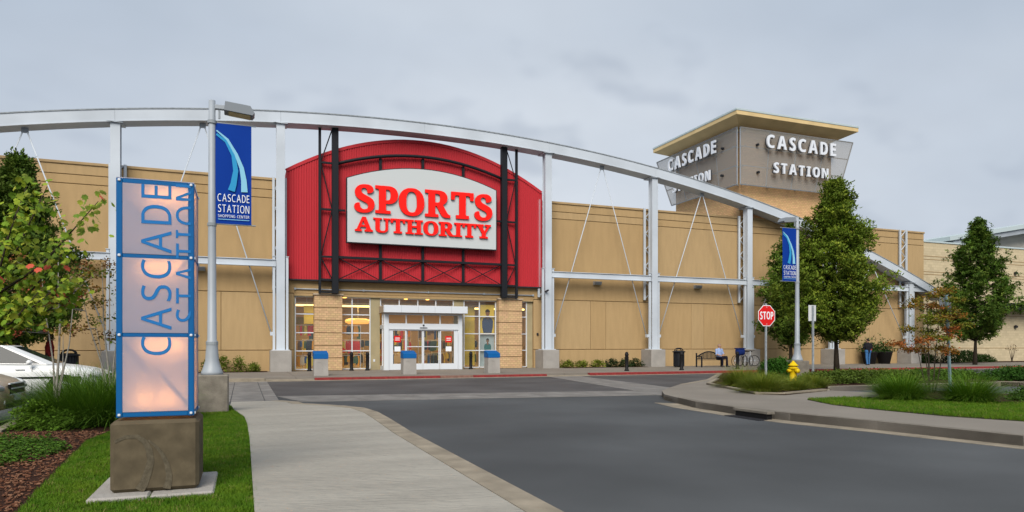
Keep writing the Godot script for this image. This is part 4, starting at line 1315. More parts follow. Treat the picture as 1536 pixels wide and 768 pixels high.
	letters("CASCADE", f, Vector3(-0.585, 1.335, zf + 0.001), Vector3.UP, Vector3.LEFT, Vector3(0, 0, 1), 0.235, 1.475, 0.003, M.blue_print, m, "letter", 0.35)
	var made := letters("STATION", f, Vector3(-0.335, 1.625, zf + 0.001), Vector3.UP, Vector3.LEFT, Vector3(0, 0, 1), 0.215, 1.205, 0.003, M.blue_print, m, "letter", 0.35)
	for o in made:
		begin()
		var keep := org
		org = Vector3.ZERO
		clip_right(o.mesh, o.transform, Vector3.RIGHT, -0.43 - keep.x)
		org = keep
		o.mesh = mesh_of()
		o.transform = Transform3D()

func lamp_posts():
	var defs := [[Vector3(-0.57, 0.0, -14.7), 1.0, "near grey lamp post with a blue banner, left of the store front"], [Vector3(19.3, 0.0, -20.2), -1.0, "far grey lamp post with a blue banner between the right-hand trees"]]
	for d in defs:
		var p: Vector3 = d[0]
		var s: float = d[1]
		var l := thing("lamp_post", d[2], "lamp post", p, "grey lamp posts with blue banners")
		begin(); ext(p.x - 0.3, p.x + 0.3, 0.05, 0.85, p.z - 0.3, p.z + 0.3, 0.02); done("pedestal", M.concrete_dark, l)
		begin(true)
		lathe(p, [[0.0, 0.85], [0.2, 0.85], [0.2, 0.9], [0.175, 0.95], [0.125, 1.12], [0.105, 1.42], [0.105, 1.5], [0.085, 1.52], [0.072, 3.6], [0.062, 6.2], [0.0, 6.21]], 16)
		done("pole", M.grey_metal, l)
		for y in [1.46, 3.78, 5.78]:
			begin(); lathe(p, [[0.07, y - 0.03], [0.112 if y < 2.0 else 0.085, y - 0.03], [0.112 if y < 2.0 else 0.085, y + 0.03], [0.07, y + 0.03]], 16); done("collar", M.galv, l)
		# head on a short arm
		begin(); ext(p.x + s * 0.05, p.x + s * 0.26, 6.04, 6.13, p.z - 0.04, p.z + 0.04, 0.01); done("arm", M.grey_metal, l)
		begin()
		prism(V([[0.22, 6.00], [0.74, 5.95], [0.78, 6.0], [0.70, 6.13], [0.24, 6.17]]), Vector3(p.x, 0, p.z - 0.17), Vector3(s, 0, 0), Vector3.UP, Vector3(0, 0, 1), 0.34)
		var hd := done("lamp_head", M.head_metal, l)
		begin(); bar(Vector3(p.x + s * 0.30, 5.988, p.z), Vector3(p.x + s * 0.70, 5.948, p.z), 0.27, 0.02); done("lens", M.lens, hd)
		begin(); lathe(p + Vector3(s * 0.13, 0, 0), [[0.0, 5.86], [0.02, 5.86], [0.02, 6.04], [0.0, 6.04]], 8); done("photocell_stem", M.grey_metal, l)
		# banner between two rods
		var bx0 := p.x + (0.06 if s > 0 else -0.72)
		var zc := p.z + 0.0
		begin(true)
		for y in [5.78, 3.8]: rod(Vector3(p.x, y, zc), Vector3(p.x + s * 0.80, y, zc), 0.014)
		done("banner_rod", M.galv, l)
		begin(true)
		var nx := 10
		var B := func(i: int, k: int) -> Vector3:
			var u := float(i) / nx; var t := float(k) / 12
			return Vector3(bx0 + u * 0.66, 5.77 - t * 1.96, zc + 0.018 + 0.012 * sin(u * 5.0 + t * 3.0) * sin(PI * t))
		for i in nx:
			for k in 12: quad_out(B.call(i, k), B.call(i + 1, k), B.call(i + 1, k + 1), B.call(i, k + 1), Vector3(bx0 + 0.3, 4.8, zc - 3))
		var ban := done("banner", M.banner, l)
		# print: two falling arcs and the words
		var zz := zc + 0.034
		var arcs := [[[Vector2(0.02, 5.55), Vector2(0.20, 5.42), Vector2(0.33, 5.16), Vector2(0.37, 4.86), Vector2(0.33, 4.60), Vector2(0.29, 4.46)], 0.02, 0.065, M.banner_mid], [[Vector2(0.02, 5.62), Vector2(0.22, 5.46), Vector2(0.38, 5.18), Vector2(0.48, 4.92), Vector2(0.52, 4.68), Vector2(0.53, 4.45)], 0.012, 0.06, M.banner_light]]
		for q in arcs:
			var poly := []
			var pp: Array = q[0]
			for i in pp.size():
				var dd: Vector2 = (pp[mini(i + 1, 5)] - pp[maxi(i - 1, 0)]).normalized()
				poly.append(pp[i] + Vector2(dd.y, -dd.x) * lerpf(q[1], q[2], i / 5.0))
			for i in range(5, -1, -1):
				var dd: Vector2 = (pp[mini(i + 1, 5)] - pp[maxi(i - 1, 0)]).normalized()
				poly.append(pp[i] - Vector2(dd.y, -dd.x) * lerpf(q[1], q[2], i / 5.0))
			zz += 0.002
			begin(); prism(poly, Vector3(bx0, 0, zz), Vector3.RIGHT, Vector3.UP, Vector3(0, 0, 1), 0.001); done("printed_arc", q[3], ban)
		var f := font(false, false)
		var fb := font(false, true)
		letters("CASCADE", f, Vector3(bx0 + 0.04, 4.24, zz), Vector3.RIGHT, Vector3.UP, Vector3(0, 0, 1), 0.15, 0.58, 0.002, M.print_white, ban, "letter", 0.3)
		letters("STATION", f, Vector3(bx0 + 0.05, 4.03, zz), Vector3.RIGHT, Vector3.UP, Vector3(0, 0, 1), 0.15, 0.57, 0.002, M.print_white, ban, "letter", 0.3)
		letters("SHOPPING CENTER", f, Vector3(bx0 + 0.05, 3.93, zz), Vector3.RIGHT, Vector3.UP, Vector3(0, 0, 1), 0.055, 0.57, 0.002, M.print_white, ban, "letter", 0.3)
		begin(); ext(bx0 + 0.05, bx0 + 0.62, 3.885, 3.897, zz, zz + 0.002); done("printed_line", M.banner_light, ban)

func traffic_signs():
	var p := Vector3(17.18, 0.15, -19.46)
	var s := thing("stop_sign", "red octagonal STOP sign on a grey post", "stop sign", p)
	begin(); ext(p.x - 0.03, p.x + 0.03, 0.1, 2.9, p.z - 0.03, p.z + 0.03, 0.005); done("post", M.galv, s)
	var yc := 2.465
	for q in [[0.40, 0.035, 0.004, M.print_white, "border"], [0.374, 0.039, 0.003, M.stop_red, "face"]]:
		var poly := []
		for k in 8: poly.append(Vector2(q[0] * cos(PI / 8 + TAU * k / 8), yc + q[0] * sin(PI / 8 + TAU * k / 8)))
		begin(); prism(poly, Vector3(p.x, 0, p.z + q[1]), Vector3.RIGHT, Vector3.UP, Vector3(0, 0, 1), q[2]); done(q[4], q[3], s)
	letters("STOP", font(false, true), Vector3(p.x - 0.29, yc - 0.13, p.z + 0.042), Vector3.RIGHT, Vector3.UP, Vector3(0, 0, 1), 0.27, 0.58, 0.004, M.print_white, s, "letter", 0.2)
	begin(); for y in [yc + 0.3, yc - 0.3]: box(Vector3(p.x, y, p.z + 0.045), Vector3(0.025, 0.025, 0.01), 0.003)
	done("bolt", M.alu, s)
	p = Vector3(18.75, 0.15, -18.88)
	s = thing("sign_post", "blank grey back of a small upright sign right of the hydrant", "road sign", p)
	begin(); ext(p.x - 0.03, p.x + 0.03, 0.1, 2.82, p.z - 0.03, p.z + 0.03, 0.005); done("post", M.galv, s)
	begin(); ext(p.x - 0.17, p.x + 0.17, 2.28, 2.84, p.z - 0.034, p.z - 0.038, 0.001); done("plate", M.sign_back, s)
	p = Vector3(17.62, 0.15, -13.0)
	s = thing("leaning_sign_post", "teal grey sign post leaning behind the vine maple on the right", "road sign", p)
	begin(); bar(p + Vector3(0.06, -0.05, 0), p + Vector3(-0.1, 2.62, 0), 0.06, 0.06, 0.005); done("post", M.teal_pole, s)
	begin(); bar(p + Vector3(-0.062, 2.06, -0.05), p + Vector3(-0.095, 2.55, -0.05), 0.012, 0.32); done("plate", M.grey_metal, s)
	# hydrant
	p = Vector3(18.07, 0.15, -19.1)
	var h := thing("fire_hydrant", "yellow fire hydrant among ornamental grasses in front of the hedge", "fire hydrant", p)
	h.scale = Vector3.ONE * 1.04
	begin(true); lathe(p, [[0.0, 0.0], [0.16, 0.0], [0.16, 0.04], [0.115, 0.05], [0.115, 0.42], [0.15, 0.43], [0.15, 0.47], [0.12, 0.48], [0.12, 0.52], [0.165, 0.525], [0.165, 0.555], [0.12, 0.57], [0.085, 0.63], [0.04, 0.66], [0.04, 0.70], [0.0, 0.70]], 16); done("barrel", M.hydrant, h)
	begin(true)
	for k in 3:
		var a: float = [0.0, PI, PI / 2][k]
		var d := Vector3(cos(a), 0, sin(a))
		rod(p + Vector3(0, 0.36, 0) + d * 0.1, p + Vector3(0, 0.36, 0) + d * 0.21, 0.05 if k < 2 else 0.065, 10)
		rod(p + Vector3(0, 0.36, 0) + d * 0.205, p + Vector3(0, 0.36, 0) + d * 0.235, 0.062 if k < 2 else 0.08, 8)
	done("nozzle", M.hydrant, h)
	begin()
	for k in 8: box(p + Vector3(cos(k * PI / 4) * 0.14, 0.45, sin(k * PI / 4) * 0.14), Vector3(0.03, 0.05, 0.03), 0.004)
	done("flange_bolt", M.hydrant, h)

func pavement_things():
	# concrete pedestals with blue caps
	var ped: Node3D
	var pp := [[3.1, -30.75, "left blue-capped concrete pedestal, before the left brick pier"], [6.95, -30.75, "middle blue-capped concrete pedestal, before the glass doors"], [10.95, -30.75, "right blue-capped concrete pedestal, before the right brick pier"]]
	for i in 3:
		var at := Vector3(pp[i][0], 0.12, pp[i][1])
		if i:
			dup(ped, pp[i][2], at)
			continue
		ped = thing("blue_pedestal", pp[0][2], "pedestal", Vector3.ZERO, "blue-capped pedestals at the kerb")
		begin()
		var a := 0.30; var b := 0.285
		var L := [Vector3(-a, 0, a), Vector3(a, 0, a), Vector3(a, 0, -a), Vector3(-a, 0, -a)]
		var U := [Vector3(-b, 0.72, b), Vector3(b, 0.72, b), Vector3(b, 0.72, -b), Vector3(-b, 0.72, -b)]
		for k in 4: quad_out(L[k], L[(k + 1) % 4], U[(k + 1) % 4], U[k], Vector3(0, 0.4, 0))
		quad_out(U[0], U[1], U[2], U[3], Vector3.ZERO)
		done("concrete_block", M.concrete, ped)
		begin()
		prism(V([[-0.30, 0.725], [0.30, 0.725], [0.29, 0.92], [-0.26, 1.06], [-0.30, 1.04]]), Vector3(-0.30, 0, 0), Vector3(0, 0, 1), Vector3.UP, Vector3.RIGHT, 0.6)
		done("blue_cap", M.blue_cap, ped)
		ribbon(V([[-0.16, 0.58], [-0.06, 0.60], [0.02, 0.54], [0.06, 0.42], [0.05, 0.28], [0.0, 0.1]]), 0.006, 0.02, Vector3(0, 0, 0.296), 0.006)
		done("emblem_band", M.concrete, ped)
		ped.position = at
	# black bollards
	var bol: Node3D
	var bp := [[3.1, -36.1, "black bollard before the leftmost store window"], [5.17, -36.0, "black bollard before the window right of the left pier"], [5.98, -36.0, "black bollard beside the olive wall panel, left of the doors"], [11.62, -36.1, "black bollard just right of the white door frame"], [18.1, -30.5, "black bollard alone at the kerb before the low shrubs"], [21.4, -30.5, "black bollard in front of the trash can"], [25.32, -30.9, "black bollard at the kerb before the seated man's bench"]]
	for i in bp.size():
		var at := Vector3(bp[i][0], 0.12, bp[i][1])
		if i:
			dup(bol, bp[i][2], at)
			continue
		bol = thing("bollard", bp[0][2], "bollard", Vector3.ZERO, "black bollards before the store")
		begin(true); lathe(Vector3.ZERO, [[0.0, 0.0], [0.12, 0.0], [0.12, 0.05], [0.085, 0.09], [0.085, 0.78], [0.1, 0.8], [0.1, 0.85], [0.085, 0.87], [0.08, 0.93], [0.0, 0.98]], 14); done("shaft", M.black_plastic, bol)
		begin(true); lathe(Vector3.ZERO, [[0.09, 0.66], [0.105, 0.67], [0.105, 0.70], [0.09, 0.71]], 14); done("ring", M.black_plastic, bol)
		bol.position = at
	# litter bins
	var bin: Node3D
	var lb := [[24.15, -34.7, "black slatted trash can between white column and bench"], [-6.3, -31.2, "black trash can beside the person in dark red at far left"]]
	for i in 2:
		var at := Vector3(lb[i][0], 0.12, lb[i][1])
		if i:
			dup(bin, lb[i][2], at)
			continue
		bin = thing("trash_can", lb[0][2], "trash can", Vector3.ZERO, "black trash cans")
		for k in 20:
			var a := TAU * k / 20
			begin(); box(Vector3(cos(a) * 0.31, 0.47, sin(a) * 0.31), Vector3(0.02, 0.82, 0.075), 0.003, Basis(Vector3.UP, -a)); done("slat", M.black_steel, bin)
		begin(true); lathe(Vector3.ZERO, [[0.0, 0.03], [0.285, 0.03], [0.285, 0.88], [0.0, 0.88]], 16); done("liner", M.black_plastic, bin)
		begin(true); lathe(Vector3.ZERO, [[0.30, 0.88], [0.38, 0.89], [0.38, 0.94], [0.2, 1.0], [0.2, 0.98], [0.3, 0.9]], 20); done("rim", M.black_steel, bin)
		begin(true)
		for k in 2:
			var arc := []
			for j in 9: arc.append(Vector3(0.24 * cos(PI * j / 8), 0.96 + 0.17 * sin(PI * j / 8), -0.09 + k * 0.18))
			tube(arc, [0.03], 6)
		done("hood", M.black_steel, bin)
		bin.position = at
	# bench with an arched back, facing the road
	var b := thing("park_bench", "black metal bench with an arched back against the store wall", "bench", Vector3(26.2, 0.12, -34.3))
	org = Vector3.ZERO
	for s in [-1, 1]:
		begin()
		ext(s * 0.9 - 0.035, s * 0.9 + 0.035, 0, 0.66, 0.22, 0.29, 0.005); ext(s * 0.9 - 0.035, s * 0.9 + 0.035, 0, 0.84, -0.29, -0.22, 0.005)
		done("leg", M.black_steel, b)
		begin(); ext(s * 0.9 - 0.04, s * 0.9 + 0.04, 0.62, 0.66, -0.219, 0.219, 0.008); done("armrest", M.black_steel, b)
	for k in 7:
		begin(); ext(-0.9, 0.9, 0.42, 0.445, -0.22 + k * 0.068, -0.17 + k * 0.068, 0.004); done("seat_slat", M.black_steel, b)
	begin(true)
	var arc := []
	for j in 13: arc.append(Vector3(-0.87 + j * 0.145, 0.62 + 0.30 * sin(PI * j / 12), -0.25))
	tube(arc, [0.035], 6)
	tube([Vector3(-0.87, 0.5, -0.25), Vector3(0.87, 0.5, -0.25)], [0.02], 6)
	done("back_arch", M.black_steel, b)
	for j in range(1, 18):
		var x := -0.87 + j * 1.74 / 18.0
		begin(); ext(x - 0.026, x + 0.026, 0.51, 0.61 + 0.30 * sin(PI * (x + 0.87) / 1.74), -0.256, -0.244); done("back_slat", M.black_steel, b)
	# two parked bicycles
	var bike := make_bicycle()
	bike.position = Vector3(28.55, 0.12, -34.6)
	bike.rotation.y = 0.25
	dup(bike, "second parked bicycle by the white column base, rearmost and turned the other way", Vector3(29.35, 0.12, -34.95), PI - 0.3)
	dup(bike, "third parked bicycle by the white column base, leaning between the other two", Vector3(28.95, 0.12, -34.35), 0.5)
	var bag := thing("blue_bag", "blue pannier bag on the bicycles beside the seated man", "bag", Vector3(28.35, 0.8, -34.35))
	begin(true); box(Vector3(28.35, 1.02, -34.35), Vector3(0.62, 0.42, 0.3), 0.08); done("sack", mat(0.01, 0.03, 0.17, 0.8, T.patchy, 2.0), bag)
	begin(); ext(28.05, 28.65, 1.2, 1.26, -34.52, -34.18, 0.02); done("flap", mat(0.012, 0.025, 0.12, 0.8), bag)
	# planters with shrubs
	for i in 2:
		var x: float = [40.75, 42.15][i]
		var p := thing("planter", ["left black planter pot with leafy plant behind the standing man", "right black planter pot with leafy plant beside the white column base"][i], "planter", Vector3(x, 0.12, -35.9), "black planter pots")
		begin(true); lathe(Vector3(x, 0.12, -35.9), [[0.0, 0.0], [0.36, 0.0], [0.52, 0.78], [0.56, 0.8], [0.56, 0.86], [0.48, 0.86], [0.46, 0.78], [0.0, 0.76]], 16); done("pot", M.pot, p)
		var xf := []; var cols := []
		for k in 170:
			var d := Vector3(rng.randfn(0, 0.3), absf(rng.randfn(0.0, 0.34)) + (1.2 if i == 0 and k < 30 else 0.82), rng.randfn(0, 0.3))
			xf.append(Transform3D(rand_basis(rng), d)); cols.append(Color(0.03, 0.075, 0.016) * rng.randf_range(0.6, 1.5))
		multi("foliage", cluster_mesh(6, 0.12, 0.13, 0.035, 71), xf, cols, M.leaf, p)

func make_bicycle() -> Node3D:
	var b := thing("bicycle", "parked bicycle by the white column base, nearest to the bench", "bicycle", Vector3.ZERO, "bicycles parked by the column")
	for s in [-1, 1]:
		var c := Vector3(s * 0.5, 0.34, 0)
		var ring := []
		for k in 21: ring.append(c + Vector3(cos(TAU * k / 20), sin(TAU * k / 20), 0) * 0.32)
		begin(true); tube(ring, [0.02], 6, false)
		var w := done("wheel", M.black_plastic, b)
		begin()
		for k in 10: rod(c, c + Vector3(cos(TAU * k / 10), sin(TAU * k / 10), 0) * 0.31, 0.004, 4)
		rod(c - Vector3(0, 0, 0.05), c + Vector3(0, 0, 0.05), 0.025, 8)
		done("spokes", M.alu, w)
	begin(true)
	var bb := Vector3(-0.05, 0.3, 0); var st := Vector3(-0.18, 0.82, 0); var hd := Vector3(0.36, 0.84, 0); var rw := Vector3(-0.5, 0.34, 0); var fw := Vector3(0.5, 0.34, 0)
	for q in [[bb, st], [st, hd], [bb, hd], [bb, rw], [rw, st]]: rod(q[0], q[1], 0.018, 8)
	done("frame", mat(0.25, 0.27, 0.3, 0.4), b)
	begin(true); rod(hd + Vector3(-0.02, 0.1, 0), fw, 0.018, 8); done("fork", M.alu, b)
	begin(); box(Vector3(-0.22, 0.92, 0), Vector3(0.26, 0.06, 0.14), 0.025); done("saddle", M.black_plastic, b)
	begin(true); rod(Vector3(0.36, 0.98, -0.28), Vector3(0.36, 0.98, 0.28), 0.014); rod(hd, Vector3(0.36, 0.98, 0), 0.016); done("handlebar", M.black_plastic, b)
	begin(true); lathe(Vector3.ZERO + Vector3(-0.05, 0.0, 0), [[0.0, 0.29], [0.08, 0.295], [0.0, 0.3]], 10); done("crank", M.alu, b)
	return b

# ---------------------------------------------------------------- cars
# a saloon pointing to +x, its wheels on y = 0
func make_car(called: String, label: String, paint: Material, len_ := 4.6) -> Node3D:
	var c := thing(called, label, "car", Vector3.ZERO)
	var st := [[-2.3, 0.66, 0.46, 0.86], [-2.24, 0.80, 0.34, 0.96], [-1.95, 0.86, 0.25, 1.0], [-1.4, 0.885, 0.21, 0.99], [-0.6, 0.89, 0.2, 0.96], [0.4, 0.89, 0.2, 0.93], [1.0, 0.885, 0.2, 0.93], [1.5, 0.87, 0.21, 0.88], [1.9, 0.83, 0.23, 0.81], [2.12, 0.76, 0.25, 0.74], [2.25, 0.64, 0.28, 0.66], [2.3, 0.50, 0.34, 0.58]]
	begin(true)
	var rings := []
	for q in st:
		var w: float = q[1]; var y0: float = q[2]; var y1: float = q[3]
		var h := [Vector2(0.0, y0), Vector2(0.86 * w, y0), Vector2(0.97 * w, y0 + 0.1), Vector2(w, lerpf(y0, y1, 0.45)), Vector2(0.985 * w, lerpf(y0, y1, 0.75)), Vector2(0.95 * w, y1 - 0.05), Vector2(0.86 * w, y1), Vector2(0.5 * w, y1 + 0.025), Vector2(0.0, y1 + 0.035)]
		var r := []
		for p in h: r.append(Vector3(q[0], p.y, p.x))
		for i in range(h.size() - 2, 0, -1): r.append(Vector3(q[0], h[i].y, -h[i].x))
		rings.append(r)
	for i in rings.size() - 1:
		var n: int = rings[i].size()
		for k in n: quad_out(rings[i][k], rings[i + 1][k], rings[i + 1][(k + 1) % n], rings[i][(k + 1) % n], Vector3((st[i][0] + st[i + 1][0]) / 2, 0.6, 0))
	for e in [0, rings.size() - 1]:
		for k in range(1, rings[e].size() - 1): tri_out(rings[e][0], rings[e][k], rings[e][k + 1], Vector3(0, 0.6, 0))
	done("body", paint, c)
	# greenhouse
	var B := [Vector3(-1.95, 1.0, 0.74), Vector3(1.05, 0.94, 0.76), Vector3(1.2, 0.94, 0.5), Vector3(1.2, 0.94, -0.5), Vector3(1.05, 0.94, -0.76), Vector3(-1.95, 1.0, -0.74)]
	var R := [Vector3(-1.1, 1.40, 0.56), Vector3(0.05, 1.42, 0.58), Vector3(0.2, 1.41, 0.42), Vector3(0.2, 1.41, -0.42), Vector3(0.05, 1.42, -0.58), Vector3(-1.1, 1.40, -0.56)]
	begin()
	for k in 6: quad_out(B[k], B[(k + 1) % 6], R[(k + 1) % 6], R[k], Vector3(-0.4, 1.1, 0))
	for k in range(1, 5): tri_out(R[0], R[k], R[k + 1], Vector3(-0.4, 1, 0))
	for k in range(1, 5): tri_out(R[0] + Vector3(0.1, 0.03, -0.06) if k < 0 else R[0], R[k], R[k + 1], Vector3(-0.4, 1, 0))
	done("cabin", paint, c)
	var pan := func(name_: String, quad: Array, out: Vector3):
		var m: Vector3 = (quad[0] + quad[1] + quad[2] + quad[3]) / 4.0
		begin()
		var q := []
		for v in quad: q.append(m + (v - m) * 0.9 + out * 0.006)
		quad_out(q[0], q[1], q[2], q[3], m - out)
		done(name_, M.car_glass, c)
	pan.call("windshield", [B[2], B[3], R[3], R[2]], Vector3(0.5, 0.8, 0))
	pan.call("rear_window", [B[5], B[0], R[0], R[5]], Vector3(-0.6, 0.8, 0))
	for s in [1, -1]:
		var b0: Vector3 = B[0] if s > 0 else B[5]
		var b1: Vector3 = B[1] if s > 0 else B[4]
		var r0: Vector3 = R[0] if s > 0 else R[5]
		var r1: Vector3 = R[1] if s > 0 else R[4]
		for q in [[0.02, 0.47], [0.5, 0.98]]: pan.call("side_window", [b0.lerp(b1, q[0]), b0.lerp(b1, q[1]), r0.lerp(r1, q[1]), r0.lerp(r1, q[0])], Vector3(0, 0.3, s))
		for x in [-1.42, 1.42]:
			begin(true)
			var w := Vector3(x, 0.32, s * 0.79)
			rod(w - Vector3(0, 0, s * 0.11), w + Vector3(0, 0, s * 0.11), 0.32, 24)
			var wh := done("wheel", M.black_plastic, c)
			begin(true); rod(w + Vector3(0, 0, s * 0.1), w + Vector3(0, 0, s * 0.118), 0.2, 20); done("rim", M.alu, wh)
			begin()
			var arch := []
			for k in 9: arch.append(w + Vector3(cos(PI * k / 8) * 0.36, sin(PI * k / 8) * 0.36, s * 0.10))
			tube(arch, [0.02], 5)
			done("wheel_arch", M.black_plastic, c)
		begin(); bar(Vector3(-2.1, 0.62, s * 0.885), Vector3(1.8, 0.62, s * 0.878), 0.03, 0.05, 0.005); done("side_moulding", M.black_plastic, c)
		begin(true); box(Vector3(0.72, 1.0, s * 0.97), Vector3(0.12, 0.12, 0.18), 0.04); done("mirror", paint, c)
		begin(true)
		tube([Vector3(1.93, 0.70, s * 0.825), Vector3(2.06, 0.68, s * 0.785), Vector3(2.17, 0.65, s * 0.71), Vector3(2.262, 0.62, s * 0.58)], [0.03, 0.075, 0.075, 0.04], 8)
		done("headlight", M.headlight, c)
		begin(); box(Vector3(-2.25, 0.82, s * 0.66), Vector3(0.06, 0.14, 0.2), 0.01); done("tail_light", M.stop_red, c)
		begin(true); rod(Vector3(2.15, 0.40, s * 0.56), Vector3(2.27, 0.40, s * 0.52), 0.05, 10); done("fog_lamp", M.headlight, c)
		for x in [-0.35, 0.75, -1.15]:
			begin(); bar(Vector3(x, 0.28, s * 0.892), Vector3(x, 0.93, s * 0.858), 0.008, 0.006); done("door_gap", M.black_plastic, c)
		for x in [-0.55, 0.55]:
			begin(); box(Vector3(x - 0.05, 0.83, s * 0.885), Vector3(0.2, 0.03, 0.03), 0.008); done("door_handle", paint, c)
	begin(); bar(Vector3(2.292, 0.60, -0.40), Vector3(2.292, 0.60, 0.40), 0.04, 0.17, 0.015); done("grille", M.black_plastic, c)
	begin(); bar(Vector3(2.316, 0.61, -0.36), Vector3(2.316, 0.61, 0.36), 0.008, 0.02); bar(Vector3(2.30, 0.69, -0.42), Vector3(2.30, 0.69, 0.42), 0.03, 0.02); bar(Vector3(2.30, 0.51, -0.38), Vector3(2.30, 0.51, 0.38), 0.03, 0.02); done("grille_bar", M.alu, c)
	begin(); bar(Vector3(2.285, 0.345, -0.5), Vector3(2.285, 0.345, 0.5), 0.06, 0.11, 0.02); done("lower_intake", M.black_plastic, c)
	begin(); bar(Vector3(2.31, 0.45, -0.16), Vector3(2.31, 0.45, 0.16), 0.015, 0.1); done("number_plate", M.print_white, c)
	return c

func cars():
	M.car_glass = mat(0.02, 0.028, 0.03, 0.08)
	M.car_glass.metallic_specular = 0.35
	M.headlight = mat(0.55, 0.57, 0.58, 0.12)
	var beige := mat(0.40, 0.32, 0.21, 0.3, null, 1.0, null, 1.0, 0.0, 0.35)
	beige.clearcoat_enabled = true; beige.clearcoat = 0.8
	var white := mat(0.68, 0.70, 0.69, 0.3)
	white.clearcoat_enabled = true; white.clearcoat = 0.8
	var a := make_car("parked_car", "beige parked car, only its nose showing at the left edge", beige)
	a.position = Vector3(-6.3, 0, -14.9)
	a.scale = Vector3.ONE * 1.08
	var b := make_car("passing_car", "white car driving past the store on the left road", white)
	b.position = Vector3(-5.6, 0, -21.0)

# ---------------------------------------------------------------- people
# bones: [a, b, ra, rb, colour]; the union of tapered capsules, meshed as surface nets
func skin(bones: Array, cell: float, blend: float):
	var lo := Vector3.ONE * 1e9; var hi := -lo
	for q in bones:
		for i in 2:
			var r: float = maxf(q[2], q[3]) + blend + cell * 2
			lo = lo.min(q[i] - Vector3.ONE * r); hi = hi.max(q[i] + Vector3.ONE * r)
	var nx := int((hi.x - lo.x) / cell) + 2; var ny := int((hi.y - lo.y) / cell) + 2; var nz := int((hi.z - lo.z) / cell) + 2
	var f := PackedFloat32Array(); f.resize(nx * ny * nz); f.fill(1.0)
	var col := PackedInt32Array(); col.resize(nx * ny * nz)
	var best := PackedFloat32Array(); best.resize(nx * ny * nz); best.fill(1.0)
	for bi in bones.size():
		var q = bones[bi]
		var a: Vector3 = q[0]; var b: Vector3 = q[1]; var ra: float = q[2]; var rb: float = q[3]
		var R := maxf(ra, rb) + blend + cell * 1.5
		var p0 := (a.min(b) - Vector3.ONE * R - lo) / cell; var p1 := (a.max(b) + Vector3.ONE * R - lo) / cell
		var ab := b - a; var l2 := maxf(ab.length_squared(), 1e-9)
		for x in range(maxi(0, int(p0.x)), mini(nx, int(p1.x) + 1)):
			for y in range(maxi(0, int(p0.y)), mini(ny, int(p1.y) + 1)):
				for z in range(maxi(0, int(p0.z)), mini(nz, int(p1.z) + 1)):
					var p := lo + Vector3(x, y, z) * cell - a
					var t := clampf(p.dot(ab) / l2, 0.0, 1.0)
					var d := (p - ab * t).length() - lerpf(ra, rb, t)
					var i := (x * ny + y) * nz + z
					if d < best[i]: best[i] = d; col[i] = bi
					var h := clampf(0.5 + 0.5 * (f[i] - d) / blend, 0.0, 1.0)
					f[i] = lerpf(f[i], d, h) - blend * h * (1.0 - h)
	var vert := {}
	var place_ := func(_i): pass
	for x in nx - 1:
		for y in ny - 1:
			for z in nz - 1:
				var i := (x * ny + y) * nz + z
				var n := 0
				var sum := Vector3.ZERO
				var base := f[i] < 0.0
				var mixed := false
				for k in 8:
					var j := i + (ny * nz if k & 1 else 0) + (nz if k & 2 else 0) + (1 if k & 4 else 0)
					if (f[j] < 0.0) != base: mixed = true; break
				if not mixed: continue
				for k in 8:
					for m in [1, 2, 4]:
						if k & m: continue
						var k2: int = k | m
						var j1 := i + (ny * nz if k & 1 else 0) + (nz if k & 2 else 0) + (1 if k & 4 else 0)
						var j2 := i + (ny * nz if k2 & 1 else 0) + (nz if k2 & 2 else 0) + (1 if k2 & 4 else 0)
						if (f[j1] < 0.0) == (f[j2] < 0.0): continue
						var t := f[j1] / (f[j1] - f[j2])
						var c1 := Vector3(1 if k & 1 else 0, 1 if k & 2 else 0, 1 if k & 4 else 0)
						var c2 := Vector3(1 if k2 & 1 else 0, 1 if k2 & 2 else 0, 1 if k2 & 4 else 0)
						sum += c1.lerp(c2, t); n += 1
				vert[i] = lo + (Vector3(x, y, z) + sum / n) * cell
	var step := [ny * nz, nz, 1]
	for i in vert:
		for ax in 3:
			var j: int = i + step[ax]
			if j >= f.size() or (f[i] < 0.0) == (f[j] < 0.0): continue
			var u: int = step[(ax + 1) % 3]; var w: int = step[(ax + 2) % 3]
			var ids := [i, i - u, i - u - w, i - w]
			var ok := true
			for q in ids:
				if not vert.has(q): ok = false
			if not ok: continue
			var inner: Vector3 = vert[i] + (Vector3.RIGHT if ax == 0 else Vector3.UP if ax == 1 else Vector3(0, 0, 1)) * (cell if f[j] < 0.0 else -cell)
			var mid: Vector3 = (vert[ids[0]] + vert[ids[1]] + vert[ids[2]] + vert[ids[3]]) / 4.0
			var dir := (Vector3.RIGHT if ax == 0 else Vector3.UP if ax == 1 else Vector3(0, 0, 1)) * (1.0 if f[j] < 0.0 else -1.0)
			S.set_color(bones[col[i]][4])
			quad_out(vert[ids[0]], vert[ids[1]], vert[ids[2]], vert[ids[3]], mid + dir * cell)

